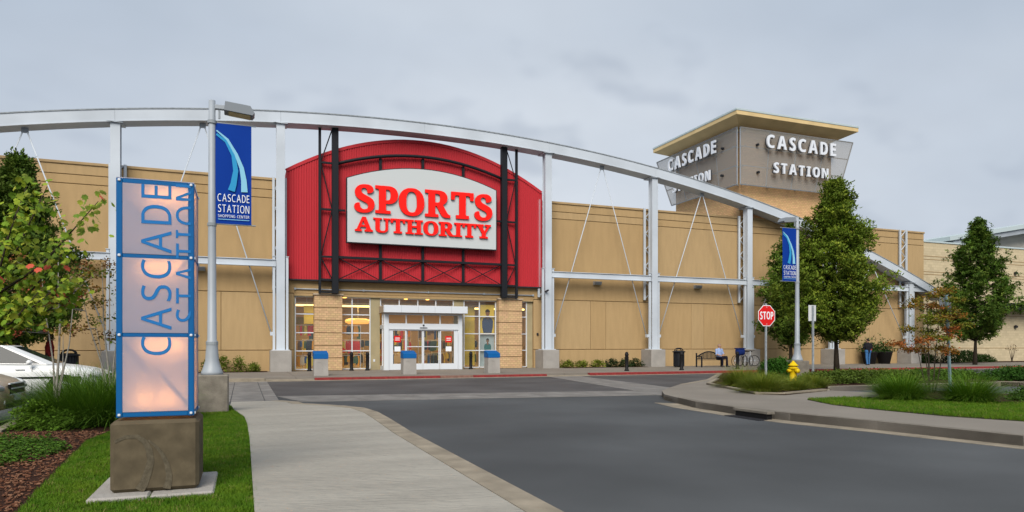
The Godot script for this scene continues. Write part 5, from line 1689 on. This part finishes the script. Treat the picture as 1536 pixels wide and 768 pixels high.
# p: joints by name; k: colours by name. Adds body, head and both hands to one surface.
func person(label: String, at: Vector3, turn: float, p: Dictionary, k: Dictionary, long_hair := false) -> Node3D:
	var o := thing("person", label, "person", at)
	o.rotation.y = turn
	org = Vector3.ZERO
	begin(true)
	var sh: Color = k.shirt; var pn: Color = k.pants; var sk: Color = k.skin; var fa: Color = k.get("sleeve", k.skin)
	var bones := [
		[p.hip, p.chest, 0.145, 0.15, sh], [p.chest, p.neck - Vector3(0, 0.07, 0), 0.15, 0.10, sh],
		[p.shl, p.shr, 0.075, 0.075, sh], [p.shl, p.hip + Vector3(-0.07, 0.08, 0), 0.07, 0.11, sh], [p.shr, p.hip + Vector3(0.07, 0.08, 0), 0.07, 0.11, sh],
		[p.neck - Vector3(0, 0.07, 0), p.head, 0.058, 0.055, sk],
		[p.hip + Vector3(-0.08, -0.02, 0), p.hip + Vector3(0.08, -0.02, 0), 0.13, 0.13, pn]]
	for s in ["l", "r"]:
		bones.append([p["sh" + s], p["el" + s], 0.06, 0.048, sh])
		bones.append([p["el" + s], p["wr" + s], 0.043, 0.030, fa])
		bones.append([p["hp" + s], p["kn" + s], 0.095, 0.065, pn])
		bones.append([p["kn" + s], p["an" + s], 0.064, 0.046, pn])
		bones.append([p["an" + s] + Vector3(0, -0.04, 0), p["toe" + s], 0.045, 0.035, k.shoe])
	skin(bones, 0.017, 0.035)
	# head: skull, jaw, brow, nose, mouth, chin, ears
	var h: Vector3 = p.head
	var fw: Vector3 = p.face
	var rt := Vector3.UP.cross(fw).normalized()
	var hb := [
		[h + Vector3(0, 0.05, 0) - fw * 0.015, h + Vector3(0, 0.055, 0) + fw * 0.012, 0.088, 0.085, sk], [h + Vector3(0, -0.02, 0) + fw * 0.02, h + Vector3(0, -0.055, 0) + fw * 0.045, 0.066, 0.042, sk],
		[h + Vector3(0, 0.035, 0) + fw * 0.092, h + Vector3(0, -0.002, 0) + fw * 0.108, 0.010, 0.016, sk],
		[h + Vector3(0, 0.052, 0) + fw * 0.082 - rt * 0.035, h + Vector3(0, 0.052, 0) + fw * 0.082 + rt * 0.035, 0.014, 0.014, sk],
		[h + Vector3(0, -0.034, 0) + fw * 0.083 - rt * 0.022, h + Vector3(0, -0.034, 0) + fw * 0.083 + rt * 0.022, 0.009, 0.009, sk * 0.75]]
	for s in [-1, 1]:
		hb.append([h + rt * s * 0.086 + Vector3(0, 0.03, 0), h + rt * s * 0.086 + Vector3(0, -0.005, 0), 0.015, 0.011, sk])
		hb.append([h + rt * s * 0.031 + Vector3(0, 0.032, 0) + fw * 0.083, h + rt * s * 0.033 + Vector3(0, 0.032, 0) + fw * 0.083, 0.009, 0.009, Color(0.03, 0.02, 0.015)])
	skin(hb, 0.0075, 0.012)
	for s in ["l", "r"]:
		var wr: Vector3 = p["wr" + s]
		var d: Vector3 = p["hand" + s].normalized()
		var nrm: Vector3 = p["palm" + s]
		nrm = (nrm - d * nrm.dot(d)).normalized()
		var ac := d.cross(nrm) * (1.0 if s == "l" else -1.0)
		var hand := [[wr, wr + d * 0.05, 0.028, 0.03, sk], [wr + d * 0.045 - ac * 0.022, wr + d * 0.085 - ac * 0.03, 0.018, 0.013, sk], [wr + d * 0.045 + ac * 0.02, wr + d * 0.085 + ac * 0.03, 0.018, 0.013, sk]]
		for i in 4:
			var r0 := wr + d * 0.085 + ac * (-0.03 + i * 0.02)
			var ln: float = [0.066, 0.078, 0.074, 0.058][i]
			var m1 := r0 + d * ln * 0.45 + nrm * 0.006
			var m2 := m1 + (d * 0.8 + nrm * 0.55).normalized() * ln * 0.32
			var m3 := m2 + (d * 0.5 + nrm * 0.85).normalized() * ln * 0.25
			hand.append_array([[r0, m1, 0.0095, 0.0085, sk], [m1, m2, 0.0085, 0.0078, sk], [m2, m3, 0.0078, 0.0068, sk]])
		var t0 := wr + d * 0.03 - ac * 0.022
		var t1 := t0 - ac * 0.03 + d * 0.03 + nrm * 0.012
		hand.append_array([[t0, t1, 0.014, 0.0105, sk], [t1, t1 + d * 0.03 + nrm * 0.012 - ac * 0.004, 0.0105, 0.008, sk]])
		skin(hand, 0.005, 0.004)
	done("body", M.people, o)
	begin(true)
	var hair := [[h + Vector3(0, 0.075, 0) - fw * 0.03, h + Vector3(0, 0.09, 0) + fw * 0.02, 0.083, 0.075, k.hair], [h + Vector3(0, 0.03, 0) - fw * 0.05, h + Vector3(0, 0.06, 0) - fw * 0.04, 0.07, 0.075, k.hair]]
	if long_hair: hair.append_array([[h + Vector3(0, 0.03, 0) - fw * 0.05, h + Vector3(0, -0.2, 0) - fw * 0.08, 0.08, 0.06, k.hair]])
	skin(hair, 0.011, 0.02)
	done("hair", M.people, o)
	return o

func people():
	M.people = mat(1, 1, 1, 0.8)
	M.people.vertex_color_use_as_albedo = true
	var Z := Vector3(0, 0, 1)
	# man seated at the right end of the bench, facing the road, hands together in his lap
	var p := {hip = Vector3(0, 0.55, -0.12), chest = Vector3(0, 0.90, -0.15), neck = Vector3(0, 1.13, -0.13), head = Vector3(0.0, 1.22, -0.10), face = Vector3(0.25, -0.1, 0.96).normalized(),
		shl = Vector3(-0.19, 1.02, -0.14), shr = Vector3(0.19, 1.02, -0.14), ell = Vector3(-0.27, 0.76, -0.05), elr = Vector3(0.27, 0.76, -0.05), wrl = Vector3(-0.09, 0.68, 0.15), wrr = Vector3(0.10, 0.69, 0.13),
		handl = Vector3(0.8, -0.1, 0.3), handr = Vector3(-0.8, -0.1, 0.35), palml = Vector3(0, -1, 0.2), palmr = Vector3(0, -1, 0.2),
		hpl = Vector3(-0.1, 0.54, -0.08), hpr = Vector3(0.1, 0.54, -0.08), knl = Vector3(-0.13, 0.55, 0.36), knr = Vector3(0.17, 0.55, 0.36), anl = Vector3(-0.11, 0.09, 0.34), anr = Vector3(0.2, 0.09, 0.40), toel = Vector3(-0.12, 0.035, 0.52), toer = Vector3(0.23, 0.035, 0.58)}
	person("man in light blue shirt and dark trousers seated on the bench", Vector3(26.85, 0.12, -34.3), 0.0, p, {shirt = Color(0.27, 0.36, 0.58), pants = Color(0.012, 0.014, 0.025), skin = Color(0.42, 0.24, 0.16), hair = Color(0.26, 0.19, 0.15), shoe = Color(0.1, 0.09, 0.08)})
	# man standing with his back to us before the planters
	p = {hip = Vector3(0, 0.93, 0), chest = Vector3(0, 1.22, 0.0), neck = Vector3(0, 1.48, 0.02), head = Vector3(0, 1.58, 0.05), face = Vector3(0.15, -0.25, 0.95).normalized(),
		shl = Vector3(-0.2, 1.38, 0), shr = Vector3(0.2, 1.38, 0), ell = Vector3(-0.26, 1.11, -0.03), elr = Vector3(0.29, 1.12, 0.02), wrl = Vector3(-0.22, 0.88, 0.08), wrr = Vector3(0.16, 1.05, 0.22),
		handl = Vector3(0.05, -1, 0.15), handr = Vector3(-0.6, 0.1, 0.8), palml = Vector3(1, 0, 0.1), palmr = Vector3(0, -1, 0),
		hpl = Vector3(-0.1, 0.9, 0), hpr = Vector3(0.1, 0.9, 0), knl = Vector3(-0.11, 0.5, 0.06), knr = Vector3(0.12, 0.49, -0.04), anl = Vector3(-0.12, 0.09, 0.08), anr = Vector3(0.13, 0.09, -0.14), toel = Vector3(-0.13, 0.035, 0.24), toer = Vector3(0.14, 0.035, 0.02)}
	person("standing man in black top and blue jeans seen from behind near planters", Vector3(38.35, 0.12, -33.9), PI * 0.9, p, {shirt = Color(0.012, 0.012, 0.018), pants = Color(0.045, 0.14, 0.32), skin = Color(0.42, 0.24, 0.16), sleeve = Color(0.5, 0.09, 0.06), hair = Color(0.03, 0.02, 0.016), shoe = Color(0.06, 0.05, 0.05)})
	p.wrr = Vector3(0.24, 0.88, 0.05); p.handr = Vector3(-0.05, -1, 0.15); p.palmr = Vector3(-1, 0, 0.1)
	person("dark haired person in dark red top walking on the far left pavement", Vector3(-6.9, 0.12, -31.0), PI * 0.5, p, {shirt = Color(0.16, 0.012, 0.014), pants = Color(0.05, 0.012, 0.015), skin = Color(0.32, 0.18, 0.12), sleeve = Color(0.16, 0.012, 0.014), hair = Color(0.012, 0.008, 0.007), shoe = Color(0.03, 0.02, 0.02)}, true)

# ---------------------------------------------------------------- trees
# an upright street tree: tapered trunk, rising limbs, leaf clusters along them
func street_tree(label: String, base: Vector3, height: float, foot: float, radius: float, seed_: int, col: Color, col2: Color, limbs := 64, lean := Vector3.ZERO, trunk_r := 0.11, called := "street_tree", group := "street trees before the shops"):
	var r := RandomNumberGenerator.new(); r.seed = seed_
	var t := thing(called, label, "tree", base, group)
	org = Vector3.ZERO
	var top := height
	begin(true)
	var tp := []; var tr := []
	for i in 8:
		var u := i / 7.0
		tp.append(Vector3(sin(u * 5.0 + seed_) * 0.05, u * top * 0.93, cos(u * 4.0) * 0.04) + lean * u)
		tr.append(lerpf(trunk_r, 0.015, pow(u, 0.8)) * (1.35 if i == 0 else 1.0))
	tube(tp, tr, 9)
	done("trunk", M.bark, t)
	var prof := func(u: float) -> float: return radius * minf(1.0, pow(maxf(u, 0.0) / 0.30, 0.55)) * pow(clampf(1.0 - u, 0, 1), 0.78) * 1.24
	var xf := []; var cols := []
	begin(true)
	limbs = int(limbs * 1.1)
	for i in limbs:
		var u := pow((i + 0.5) / limbs, 0.9)
		var ang := i * 2.39996 + r.randf_range(-0.35, 0.35)
		var yend := foot + u * (top - foot)
		var rr: float = prof.call(u) * r.randf_range(0.58, 1.2)
		var y0 := maxf(foot * 0.85, yend - rr * r.randf_range(0.55, 1.05))
		var ax := lean * (y0 / top)
		var a := Vector3(0, y0, 0) + ax
		var b := Vector3(cos(ang) * rr, yend, sin(ang) * rr) + ax
		var m := a.lerp(b, 0.5) + Vector3(0, -0.08 * rr, 0)
		tube([a, m, b], [0.02 + 0.012 * rr, 0.018, 0.006], 5, false)
		var bright := r.randf_range(0.75, 1.35)
		var n := int(13 + rr * 10)
		for j in n:
			var s := r.randf_range(0.22, 1.06)
			if r.randf() > 0.35: s = r.randf_range(0.55, 1.06)
			var q := a.lerp(m, s * 2.0) if s < 0.5 else m.lerp(b, s * 2.0 - 1.0)
			var sd := 0.09 + 0.075 * rr
			var q0 := q + Vector3(r.randfn(0, sd), r.randfn(0, sd * 0.8), r.randfn(0, sd))
			var kk := bright * r.randf_range(0.8, 1.25)
			for e in 3:
				xf.append(Transform3D(rand_basis(r).scaled(Vector3.ONE * r.randf_range(0.8, 1.25)), q0 + Vector3(r.randfn(0, 0.11), r.randfn(0, 0.09), r.randfn(0, 0.11))))
				cols.append(col.lerp(col2, r.randf() * r.randf()) * kk)
	done("limbs", M.bark, t).set_meta("kind", "stuff")
	multi("crown", cluster_mesh(10, 0.16, 0.125, 0.038, 90 + seed_ % 3), xf, cols, M.leaf, t)

# an airy many-stemmed shrub with layered sprays of small leaves
func vine_maple(label: String, stems: Array, tiers: Array, seed_: int, c0: Color, c1: Color, size: float, bark: Material, group := ""):
	var r := RandomNumberGenerator.new(); r.seed = seed_
	var base: Vector3 = stems[0][0]
	var t := thing("vine_maple", label, "tree", base, group)
	for s in stems:
		begin(true)
		var pts := []
		for i in 6:
			var u := i / 5.0
			pts.append((s[0] as Vector3).lerp(s[1], u) + Vector3(sin(u * 6.0 + s[2] * 900), 0, cos(u * 5.0 + s[2] * 700)) * 0.03 * sin(PI * u))
		tube(pts, [s[2], s[2] * 0.85, s[2] * 0.7, s[2] * 0.55, s[2] * 0.4, s[2] * 0.2], 6)
		done("stem", bark, t)
	var xf := []; var cols := []
	begin(true)
	for q in tiers:
		var c: Vector3 = q[0]
		# a twig from the nearest stem
		var near: Vector3 = c
		var bd := 1e9
		for s in stems:
			for i in 11:
				var p: Vector3 = (s[0] as Vector3).lerp(s[1], i / 10.0)
				if p.y < c.y + 0.05 and p.distance_to(c) < bd: bd = p.distance_to(c); near = p
		rod(near, c, 0.008, 5, 0.003)
		var mixc := pow(r.randf(), 1.4)
		for i in int(q[2]):
			var d := Vector3(r.randfn(0, q[1]), r.randfn(0, q[1] * 0.28), r.randfn(0, q[1]))
			xf.append(Transform3D(rand_basis(r), c + d - base))
			cols.append(c0.lerp(c1, clampf(mixc + r.randf_range(-0.35, 0.35), 0, 1)) * r.randf_range(0.7, 1.35))
	done("twigs", bark, t).set_meta("kind", "stuff")
	multi("foliage", cluster_mesh(5, size * 1.3, size, size * 0.36, seed_), xf, cols, M.leaf, t)

func maple_leaf_mesh() -> Mesh:
	org = Vector3.ZERO
	begin()
	var rim := []
	for q in [[0.0, 0.0], [0.28, -0.05], [0.36, 0.14], [0.56, 0.30], [0.42, 0.44], [0.44, 0.68], [0.22, 0.68], [0.0, 1.0]]: rim.append(Vector3(q[0], -0.25 * q[0] * q[0] - 0.1 * q[1] * q[1], q[1]))
	var mid := Vector3(0, 0.05, 0.36)
	for s in [1, -1]:
		for i in rim.size() - 1:
			var a: Vector3 = rim[i] * Vector3(s, 1, 1); var b: Vector3 = rim[i + 1] * Vector3(s, 1, 1)
			if s > 0: tri(mid, a, b)
			else: tri(mid, b, a)
	rod(Vector3(0, 0, 0), Vector3(0, 0.05, -0.35), 0.012, 4)
	return mesh_of()

func trees():
	street_tree("tall bushy green tree on the island, left of the standing man", Vector3(26.2, 0.15, -25.0), 9.05, 1.75, 2.35, 21, Color(0.085, 0.135, 0.016), Color(0.22, 0.26, 0.03), 84)
	street_tree("dark green tree behind the far lamp post and hydrant", Vector3(31.4, 0.12, -33.4), 8.75, 1.5, 1.9, 22, Color(0.07, 0.125, 0.018), Color(0.15, 0.205, 0.028), 76)
	street_tree("dark green pointed tree before the pale block building at the right edge", Vector3(45.7, 0.12, -31.9), 9.6, 1.85, 2.6, 23, Color(0.058, 0.115, 0.018), Color(0.14, 0.19, 0.03), 84, Vector3(0.4, 0, 0))
	street_tree("dark leafy tree against the store wall at the left edge", Vector3(-7.8, 0.12, -30.6), 8.25, 1.6, 2.15, 24, Color(0.045, 0.085, 0.014), Color(0.11, 0.15, 0.022), 84)
	# near maple at the left edge, with leaves large enough to tell apart
	var base := Vector3(-2.85, 0.12, -9.45)
	var m := thing("young_maple", "young maple with large yellow-green leaves reaching in from the left edge", "tree", base)
	org = Vector3.ZERO
	var tk := [Vector3(0, 0, 0), Vector3(0.02, 0.8, 0), Vector3(-0.02, 1.5, 0.02), Vector3(0.05, 2.2, 0.0), Vector3(0.03, 3.3, 0.0)]
	begin(true); tube(tk, [0.055, 0.045, 0.038, 0.028, 0.008], 8); done("trunk", M.bark, m)
	var ends := [[Vector3(0.02, 1.7, 0), Vector3(1.30, 2.95, 0.35)], [Vector3(0.0, 1.5, 0), Vector3(1.0, 2.1, 0.2)], [Vector3(0.03, 1.9, 0), Vector3(0.78, 3.1, 0.25)], [Vector3(0.03, 2.1, 0), Vector3(0.45, 3.2, -0.3)], [Vector3(0, 1.4, 0), Vector3(0.75, 1.9, 0.45)], [Vector3(0, 1.7, 0), Vector3(0.75, 2.5, -0.35)], [Vector3(0, 1.8, 0), Vector3(0.55, 2.75, 0.5)], [Vector3(0, 1.8, 0), Vector3(-0.7, 2.8, 0.4)], [Vector3(0, 1.6, 0), Vector3(-0.8, 2.4, -0.3)], [Vector3(0, 1.5, 0), Vector3(0.9, 2.4, 0.0)], [Vector3(0, 1.4, 0), Vector3(1.0, 1.95, -0.1)], [Vector3(0, 1.4, 0), Vector3(0.5, 1.85, 0.2)]]
	var lm := maple_leaf_mesh()
	var leafs := []
	var made := 0; var more := []; var mcol := []
	for c in [Color(0.15, 0.25, 0.022), Color(0.24, 0.32, 0.028), Color(0.10, 0.18, 0.02), Color(0.28, 0.31, 0.035)]:
		var q := mat(c.r, c.g, c.b, 0.5); q.backlight_enabled = true; q.backlight = Color(0.6, 0.65, 0.3); leafs.append(q)
	var red := mat(0.55, 0.10, 0.06, 0.5); red.backlight_enabled = true; red.backlight = Color(0.7, 0.35, 0.3)
	for q in ends:
		var a: Vector3 = q[0]; var b: Vector3 = q[1]
		var md := a.lerp(b, 0.5) + Vector3(0.06, -0.1, 0)
		begin(true); tube([a, md, b], [0.02, 0.012, 0.004], 6); done("branch", M.bark, m)
		var n := int(30 + a.distance_to(b) * 58)
		for i in n:
			var s := rng.randf_range(0.3, 1.02)
			var p := a.lerp(md, s * 2) if s < 0.5 else md.lerp(b, s * 2 - 1)
			p += Vector3(rng.randfn(0, 0.09), rng.randfn(0, 0.08), rng.randfn(0, 0.1))
			var sc := rng.randf_range(0.05, 0.088)
			var B := Basis(Vector3.UP, rng.randf() * TAU) * Basis(Vector3.RIGHT, rng.randf_range(0.35, 1.25)) * Basis(Vector3(0, 0, 1), rng.randf_range(-0.5, 0.5))
			var tr := Transform3D(B * Basis.from_scale(Vector3.ONE * sc), p)
			if made < 300: place("leaf", lm, leafs[rng.randi() % 4], m, tr)
			else:
				more.append(tr)
				mcol.append([Color(0.15, 0.25, 0.022), Color(0.24, 0.32, 0.028), Color(0.10, 0.18, 0.02), Color(0.28, 0.31, 0.035)][rng.randi() % 4])
			made += 1
	multi("leaves", lm, more, mcol, M.leaf, m)
	for p in [Vector3(1.32, 3.02, 0.36), Vector3(0.66, 2.2, 0.4), Vector3(0.74, 2.16, 0.42), Vector3(0.98, 2.2, 0.35), Vector3(0.4, 2.05, 0.5), Vector3(0.82, 2.2, 0.38)]:
		place("red_leaf", lm, red, m, Transform3D((Basis(Vector3.UP, rng.randf() * TAU) * Basis(Vector3.RIGHT, 0.8)).scaled(Vector3.ONE * 0.085), p))
	# thin pale-stemmed vine maples behind the fountain grass
	var st := []
	var b0 := Vector3(-2.92, 0.12, -13.6)
	for e in [[-0.25, 2.5, 0.02], [0.02, 2.75, 0.026], [0.28, 2.2, 0.018], [0.1, 1.5, 0.018]]: st.append([b0, b0 + Vector3(e[0], e[1], e[0] * 0.6), e[2]])
	var tiers := []
	for i in 16: tiers.append([b0 + Vector3(rng.randf_range(-0.55, 0.6), rng.randf_range(1.45, 2.75), rng.randf_range(-0.3, 0.4)), 0.14, 18])
	vine_maple("pale-stemmed vine maple with sparse reddish leaves, left one behind fountain grass", st, tiers, 41, Color(0.09, 0.13, 0.016), Color(0.26, 0.06, 0.035), 0.055, M.pale_bark, "vine maples")
	st = []
	b0 = Vector3(-2.2, 0.12, -14.0)
	for e in [[-0.38, 2.1, 0.02], [-0.12, 2.75, 0.022], [0.42, 2.2, 0.024], [-0.2, 1.6, 0.016], [0.25, 2.6, 0.016]]: st.append([b0 + Vector3(e[0] * -0.15, 0, 0), b0 + Vector3(e[0], e[1], -e[0] * 0.5), e[2]])
	tiers = []
	for i in 22: tiers.append([b0 + Vector3(rng.randf_range(-0.75, 0.55), rng.randf_range(1.35, 2.8), rng.randf_range(-0.4, 0.4)), 0.14, 18])
	vine_maple("pale-stemmed vine maple with crossing stems, just left of the pylon sign", st, tiers, 42, Color(0.075, 0.12, 0.014), Color(0.15, 0.06, 0.025), 0.055, M.pale_bark, "vine maples")
	st = []
	b0 = Vector3(16.8, 0.15, -12.9)
	for e in [[-0.35, 1.3, 0.018], [-0.1, 2.6, 0.022], [0.22, 2.1, 0.018], [0.45, 1.9, 0.016], [-0.2, 2.0, 0.016]]: st.append([b0 + Vector3(e[0] * 0.3, 0, 0), b0 + Vector3(e[0], e[1], e[0] * 0.4), e[2]])
	tiers = []
	for q in [[-0.85, 1.35], [-0.6, 1.45], [-0.45, 2.05], [-0.5, 1.75], [-0.25, 1.55], [-0.1, 1.95], [0.0, 2.7], [-0.15, 2.5], [0.15, 2.35], [0.3, 2.65], [0.45, 2.5], [0.1, 1.5], [0.35, 1.7], [0.5, 1.95], [0.6, 2.2], [0.75, 2.3], [0.85, 2.1], [0.95, 1.85], [0.25, 1.15], [0.4, 1.25], [-0.05, 1.2], [0.6, 1.55], [-0.35, 1.2], [0.7, 1.75], [0.15, 2.05], [-0.3, 2.35]]:
		tiers.append([b0 + Vector3(q[0], q[1] - 0.05, rng.randf_range(-0.35, 0.35)), 0.125, 46])
	vine_maple("rust and green leaved vine maple behind the grass clumps on the right", st, tiers, 43, Color(0.115, 0.15, 0.016), Color(0.30, 0.09, 0.026), 0.062, M.bark, "vine maples")

# ---------------------------------------------------------------- shrubs and grasses
func grass_clump(label: String, at: Vector3, radius: float, h: float, n: int, c0: Color, c1: Color, group: String, seed_: int):
	var r := RandomNumberGenerator.new(); r.seed = seed_
	org = Vector3.ZERO
	begin()
	for i in 4:
		add_blade(Vector3(i * 0.01, 0, 0), Vector3(1, 0, 0.2 * (i - 1.5)).normalized(), [1.0, 0.9, 1.06, 0.8][i], [0.45, 0.7, 0.3, 0.85][i], 0.006, 5)
	var mesh := mesh_of()
	var xf := []; var cols := []
	for i in n:
		var a := r.randf() * TAU
		var d := sqrt(r.randf())
		var lean := 0.05 + 1.0 * d * d
		var B := Basis(Vector3.UP, a + r.randf_range(-0.5, 0.5)) * Basis(Vector3(0, 0, 1), -lean * 0.7)
		var s := h * r.randf_range(0.75, 1.2)
		xf.append(Transform3D(B.scaled(Vector3(s, s, s)), Vector3(cos(a), 0, -sin(a)) * radius * 0.42 * d))
		cols.append(c0.lerp(c1, clampf(r.randf() * 0.9, 0, 1)) * r.randf_range(0.75, 1.25))
	var t := thing("ornamental_grass", label, "ornamental grass", at, group)
	multi("blades", mesh, xf, cols, M.leaf, t)

func shrub(called: String, label: String, at: Vector3, half: Vector3, n: int, col: Color, group := "", size := 0.06, turn := 0.0):
	var r := RandomNumberGenerator.new(); r.seed = n + int(absf(at.x) * 10)
	var xf := []; var cols := []
	var f := FastNoiseLite.new(); f.seed = n; f.frequency = 0.9
	for i in n:
		var d := Vector3(r.randfn(0, 1), absf(r.randfn(0, 1)), r.randfn(0, 1)).normalized()
		d *= pow(r.randf(), 0.22)
		# superellipsoid: fuller than a ball, with an uneven outline
		var m := pow(pow(absf(d.x), 3.0) + pow(absf(d.y), 3.0) + pow(absf(d.z), 3.0), 1.0 / 3.0)
		d *= (d.length() / maxf(m, 0.01)) * (1.0 + 0.16 * f.get_noise_3d(d.x * half.x * 2.0 + at.x, d.y * 2.0, d.z * half.z * 2.0))
		var p := d * half
		p.y = maxf(p.y, 0.02)
		xf.append(Transform3D(rand_basis(r), p))
		cols.append(col * r.randf_range(0.6, 1.5))
	var t := thing(called, label, "shrub", at, group)
	t.rotation.y = turn
	multi("foliage", cluster_mesh(7, size * 1.6, size, size * 0.34, 55), xf, cols, M.leaf, t)

func shrubs():
	var dk := Color(0.045, 0.115, 0.012); var lt := Color(0.12, 0.21, 0.024)
	var gl := [[-2.7, -13.5, 0.85, "fountain grass clump below the left pale-stemmed maple"], [-2.25, -13.15, 0.95, "large arching fountain grass clump just left of the pylon sign"], [-1.85, -13.6, 0.95, "fountain grass clump half hidden behind the pylon sign's left edge"], [-2.95, -15.2, 0.9, "fountain grass clump behind the front row, nearest the white car"], [-2.2, -15.0, 0.95, "fountain grass clump behind the front row, near the pylon sign"]]
	for i in gl.size():
		var q = gl[i]
		grass_clump(q[3], Vector3(q[0], 0.11, q[1]), 1.1, q[2], 620, dk, lt, "fountain grass clumps in the left bed", 60 + i)
	shrub("low_shrub", "small leafy shrub at the left foot of the fountain grass", Vector3(-3.0, 0.1, -12.85), Vector3(0.36, 0.40, 0.3), 300, Color(0.085, 0.16, 0.016), "", 0.05)
	shrub("low_shrub", "small leafy green shrub before the middle fountain grass, on the mulch", Vector3(-2.65, 0.1, -12.65), Vector3(0.30, 0.28, 0.25), 220, Color(0.075, 0.15, 0.016), "", 0.05)
	# yellow-green grasses round the hydrant
	var y0 := Color(0.075, 0.155, 0.014); var y1 := Color(0.25, 0.235, 0.04)
	var hl := [[12.95, -14.8, 0.58, "largest yellow-green grass clump nearest the road, at the island bed's tip"], [14.35, -15.2, 0.42, "low yellow-green grass clump in front of the hydrant, front row"], [15.65, -15.8, 0.46, "yellow-green grass clump before the blank sign post, front row"], [14.0, -16.9, 0.66, "tall yellow-green grass clump at the left rear of the island bed"], [15.9, -17.7, 0.42, "yellow-green grass clump at the foot of the stop sign post"], [17.7, -17.7, 0.40, "yellow-green grass clump right of the hydrant, rear row"]]
	for i in hl.size():
		var q = hl[i]
		grass_clump(q[3], Vector3(q[0], 0.17, q[1]), 0.8, q[2], 950, y0, y1, "yellow-green grasses round the hydrant", 80 + i)
	for q in [[14.1, -11.55, "left of the two big green grass clumps behind the right lawn"], [14.95, -10.55, "right of the two big green grass clumps behind the right lawn"]]:
		grass_clump(q[2], Vector3(q[0], 0.17, q[1]), 0.85, 0.68, 900, Color(0.05, 0.14, 0.012), Color(0.15, 0.24, 0.022), "big green grass clumps", 95 + int(q[0] * 4))
	grass_clump("green grass clump at the left rear of the two big clumps", Vector3(15.0, 0.17, -12.4), 0.9, 0.55, 520, Color(0.04, 0.11, 0.012), Color(0.09, 0.165, 0.02), "big green grass clumps", 99)
	shrub("hedge", "dense dark clipped hedge behind the yellow hydrant", Vector3(18.9, 0.17, -20.6), Vector3(1.2, 0.72, 0.6), 1500, Color(0.03, 0.09, 0.010), "", 0.07, 0.4)
	shrub("hedge", "long low olive hedge behind the driveway, under the tall tree", Vector3(19.6, 0.17, -17.6), Vector3(2.6, 0.37, 0.8), 2200, Color(0.075, 0.115, 0.018), "", 0.07, 0.0)
	shrub("hedge", "low green hedge stretching right behind the big grass clumps", Vector3(24.0, 0.17, -18.4), Vector3(2.6, 0.32, 0.9), 1600, Color(0.06, 0.115, 0.016), "", 0.07, 0.0)
	shrub("hedge", "dark rounded hedge on the far island at the right edge", Vector3(26.8, 0.15, -16.7), Vector3(1.9, 0.45, 0.9), 1500, Color(0.032, 0.085, 0.012), "", 0.07, 0.0)
	shrub("low_shrub", "low grassy shrub at the right edge beside the parking bay", Vector3(16.9, 0.15, -10.3), Vector3(0.7, 0.3, 0.5), 420, Color(0.045, 0.095, 0.014), "", 0.06)
	# beds along the store wall
	var g := structure("wall_bed", "narrow planting bed along the store wall")
	begin(); slab(rect(17.1, 22.6, -36.7, -35.6), 0.135, 0.06); done("mulch", M.mulch, g)
	begin(); slab(rect(-4.9, 1.1, -36.7, -35.6), 0.135, 0.06); done("mulch", M.mulch, g)
	begin(); slab(rect(45.6, 80, -37.95, -35.6), 0.135, 0.06); done("mulch", M.mulch, g)
	var wl := [[17.5, "first", true], [18.4, "second", true], [19.5, "third", true], [20.45, "fourth", false], [21.35, "fifth", false], [22.15, "sixth", false]]
	for q in wl:
		shrub("wall_plant", "%s small %s plant from the red front along the right wall bed" % [q[1], "yellow-green" if q[2] else "dark green"], Vector3(q[0], 0.13, -36.15), Vector3(0.36, 0.42 if not q[2] else 0.36, 0.3), 90, Color(0.13, 0.16, 0.02) if q[2] else Color(0.02, 0.04, 0.012), "small plants along the store wall", 0.09)
	var wl2 := [[-1.55, "first", 0.62], [-0.9, "second", 0.8], [-0.2, "third", 0.7], [0.45, "fourth", 0.35]]
	for q in wl2: shrub("wall_plant", "%s spiky yellow-green plant in the wall bed right of the near lamp post" % q[1], Vector3(q[0], 0.13, -36.1), Vector3(0.26, q[2], 0.24), 80, Color(0.11, 0.15, 0.02), "small plants along the store wall", 0.09)
	shrub("wall_plant", "dark spreading shrub behind the rightmost street tree's trunk", Vector3(50.6, 0.13, -36.4), Vector3(1.8, 0.85, 0.7), 620, Color(0.025, 0.055, 0.012), "shrubs along the pale building", 0.1)
	shrub("wall_plant", "low dark shrub right of the spreading one, pale building", Vector3(53.1, 0.13, -36.4), Vector3(0.9, 0.55, 0.6), 260, Color(0.028, 0.058, 0.012), "shrubs along the pale building", 0.1)
	shrub("wall_plant", "dark green shrub left of the rightmost street tree", Vector3(46.6, 0.13, -36.2), Vector3(1.0, 0.6, 0.5), 300, Color(0.03, 0.06, 0.012), "shrubs along the pale building", 0.1)
	# two bare, airy little maples
	var st := []
	var b0 := Vector3(48.1, 0.13, -35.9)
	for e in [-0.4, 0.0, 0.35]: st.append([b0, b0 + Vector3(e, 1.0, 0), 0.02])
	var tiers := []
	for i in 7: tiers.append([b0 + Vector3(-0.7 + i * 0.22, rng.randf_range(0.75, 1.15), 0), 0.16, 7])
	vine_maple("small olive-leaved shrub with spreading twigs by the pale building", st, tiers, 44, Color(0.12, 0.11, 0.03), Color(0.14, 0.07, 0.03), 0.08, M.bark)
	st = []
	b0 = Vector3(55.6, 0.13, -35.9)
	for e in [-0.5, -0.15, 0.2, 0.5]: st.append([b0, b0 + Vector3(e, 1.35, 0), 0.025])
	tiers = []
	for i in 6: tiers.append([b0 + Vector3(-0.5 + i * 0.2, rng.randf_range(0.9, 1.4), 0), 0.16, 3])
	vine_maple("nearly bare twiggy shrub at the far right edge", st, tiers, 45, Color(0.10, 0.08, 0.04), Color(0.12, 0.06, 0.03), 0.07, M.bark)
